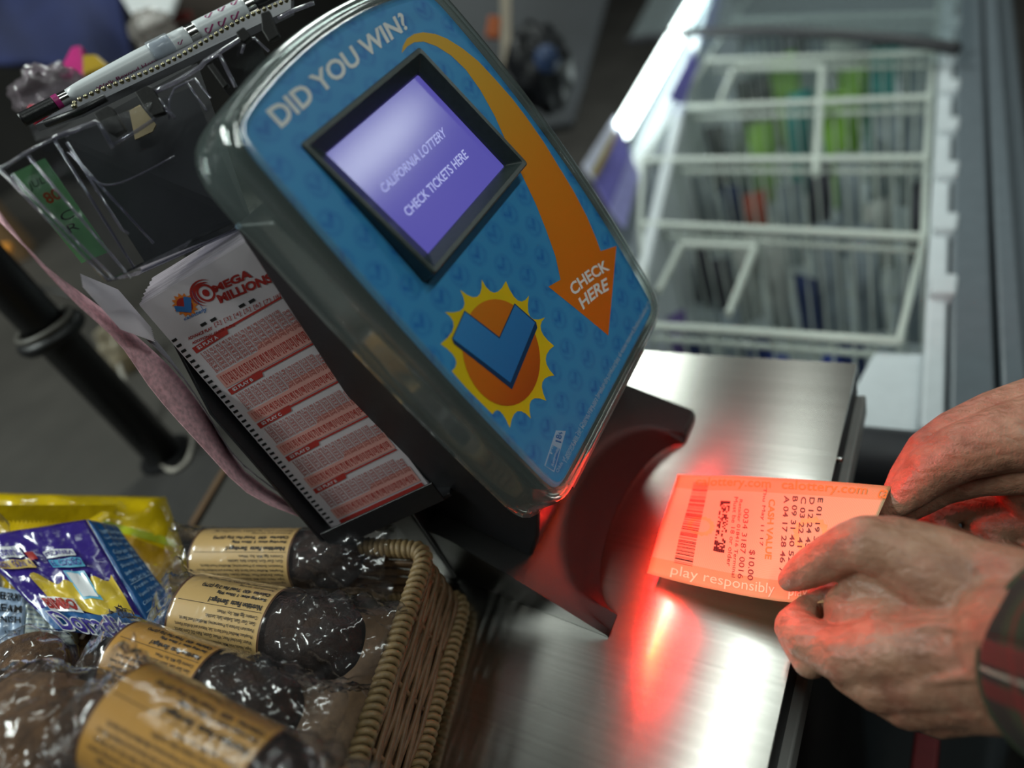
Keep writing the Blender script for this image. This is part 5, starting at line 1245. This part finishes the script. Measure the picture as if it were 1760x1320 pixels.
slabpx('candy_packet', [(140, 128), (188, 112), (165, 92), (140, 92)], [.70, .70, .71, .71], .012, plain('mustard_pack', '#a98a28', .35), 'mustard candy packet leaning against the pink one behind the pen', 'candy packet')
r3 = [(20, 122), (60, 118), (110, 126), (124, 150), (90, 190), (60, 200), (50, 165)]
blob('film_wrapper', 82, 155, .60, .026, .026, .018, clear('wrapper_film', (.85, .80, .84), .15, 60, .9, haze=.14, hazecol=(.7, .6, .66, 1)), 'clear crumpled wrapper left of the pen tip', 'wrapper', 8, .5)
blob('red_candy', 66, 200, .55, .006, .006, .009, plain('red_candy', '#b0203a', .4), 'small red candy under the pen tip', 'candy', 1, .05)
rk = thing('rack', 'dark rack board carrying the candy packets behind the clear bin', 'rack', atd(330, 200, .60))
rp = [atd(40, 215, .54), atd(120, 200, .52), atd(350, 150, .56), atd(330, 90, .72), atd(90, 100, .80), atd(0, 130, .80)]
rp = [Vector((p.x, p.y, .3475)) for p in rp]
mk('board', B().prism(rp, (0, 0, -.010)), 'dark', rk)
rq = Vector((-.53, .30, 0)); mk('post', B().box((rq.x, rq.y, .3375/2), (.012, .012, .3375/2)), 'dark', rk)
slabpx('wooden_shelf', [(236, 60), (420, 30), (480, -60), (270, -60)], [1.5, 1.5, 1.5, 1.5], .02, plain('dark_wood', '#33261c', .7), 'dark brown shelf behind the pen', 'shelf')
slabpx('red_packet', [(292, 38), (330, 30), (325, 16), (290, 22)], [1.3, 1.3, 1.3, 1.3], .01, plain('dull_red_pack', '#7c2a24', .5), 'dull red packet on the dark brown shelf', 'packet')
# behind the checker's upper right corner
ds = thing('display_stand', 'dark display stand with a pale post behind the upper right of the blue panel', 'display stand', atd(930, 200, 1.5)-Vector((0, 0, .3)))
slabpx('panel', [(740, 260), (985, 210), (1060, -60), (700, -60)], [1.75, 1.75, 1.9, 1.9], .03, plain('charcoal_panel', '#26282c', .7, var=.4, scale=5), parent=ds)
slabpx('post', [(862, 110), (880, 112), (878, -40), (860, -40)], [1.3, 1.3, 1.35, 1.35], .02, plain('tan_post', '#8c8170', .6), parent=ds)
blob('dark_bag', 930, 118, 1.3, .055, .055, .075, plain('black_bag', '#121318', .5, var=.5, scale=20), 'round black bag hanging behind the right edge of the blue panel', 'bag', 3, .25)
blob('blue_packet', 940, 102, 1.2, .020, .020, .022, plain('dusk_blue_pack', '#2c3f62', .5), 'small dusky blue packet on the black bag', 'packet', 5, .2)
slabpx('orange_packet', [(834, 62), (858, 66), (862, 28), (840, 24)], [1.2, 1.2, 1.2, 1.2], .01, plain('deep_orange_pack', '#9a4a16', .5), 'orange packet hanging behind the top right corner of the blue panel', 'packet')
# price strips along the left side of the freezer
stp = thing('price_strip', 'white and violet price strip along the left side of the freezer below the glowing reflection streak', 'price strip', atd(1040, 290, 1.2))
MAT['violet'] = plain('violet_card', '#6f6ab8', .5, var=.1, scale=20)
slabpx('white_card', [(1002, 282), (1058, 196), (1068, 215), (1022, 310)], [1.20, 1.38, 1.36, 1.18], .006, plain('white_card', '#d3d6ea', .4), parent=stp)
slabpx('violet_card', [(1022, 310), (1068, 215), (1085, 262), (1048, 358)], [1.18, 1.34, 1.30, 1.14], .006, 'violet', parent=stp)
slabpx('picture_strip', [(1016, 296), (1056, 222), (1063, 228), (1026, 304)], [1.18, 1.335, 1.325, 1.165], .002, plain('mustard_strip', '#8d7a3a', .5), parent=stp)
slabpx('violet_card', [(1048, 358), (1085, 262), (1100, 300), (1076, 392)], [1.14, 1.30, 1.26, 1.12], .006, plain('pale_violet_card', '#8f8fc6', .5), parent=stp)
slabpx('price_card', [(1150, 165), (1192, 80), (1202, 110), (1176, 178)], [1.36, 1.60, 1.55, 1.38], .006, 'violet', 'violet card beside the glowing reflection streak in the freezer', 'price card')
slabpx('price_card', [(1206, 48), (1228, -20), (1244, -10), (1228, 52)], [1.6, 1.8, 1.8, 1.6], .006, plain('violet_card_light', '#8a8ad0', .5), 'violet card above the dark lid edge at the top of the photo', 'price card')
# dark shelf at the right edge of the frame
shf = thing('shelf_unit', 'dark shelf unit with brown grey boards at the right edge behind the hands', 'shelf unit', Vector((.42, 1.6, FLOOR)))
mk('carcass', B().box((.47, 1.5, (FLOOR-.1)/2), (.20, 1.1, (-.1-FLOOR)/2)), plain('brown_grey_board', '#4d443c', .7, var=.2, scale=4), shf)
for k in range(5): mk('board', B().box((.262, 1.5, -.18-k*.16), (.008, 1.1, .012)), 'dark', shf)
mk('top_goods', B().box((.47, 1.9, .02), (.19, .7, .118)), 'dark', shf)
# under the hands: floor level things in shade
tag(mk('waste_bin', B().hexa([(.02, -.12, FLOOR+.001), (.26, -.12, FLOOR+.001), (.26, .16, FLOOR+.001), (.02, .16, FLOOR+.001), (.0, -.14, -.42), (.28, -.14, -.42), (.28, .18, -.42), (.0, .18, -.42)]), plain('grey_bin', '#5d5c58', .6), bevel=.01, loc=(.14, .02, FLOOR)), 'grey bin on the floor beside the dark cabinet below the near hand', 'bin')
cpx = at(1590, 1285, 2, -.30)
tag(mk('red_carton', B().box((cpx.x, cpx.y, -.365), (.010, .02, .05)), plain('dark_red_carton', '#6e1b20', .6), bevel=.003, loc=(cpx.x, cpx.y, -.415)), 'small dark red carton on the grey bin below the near hand', 'carton')
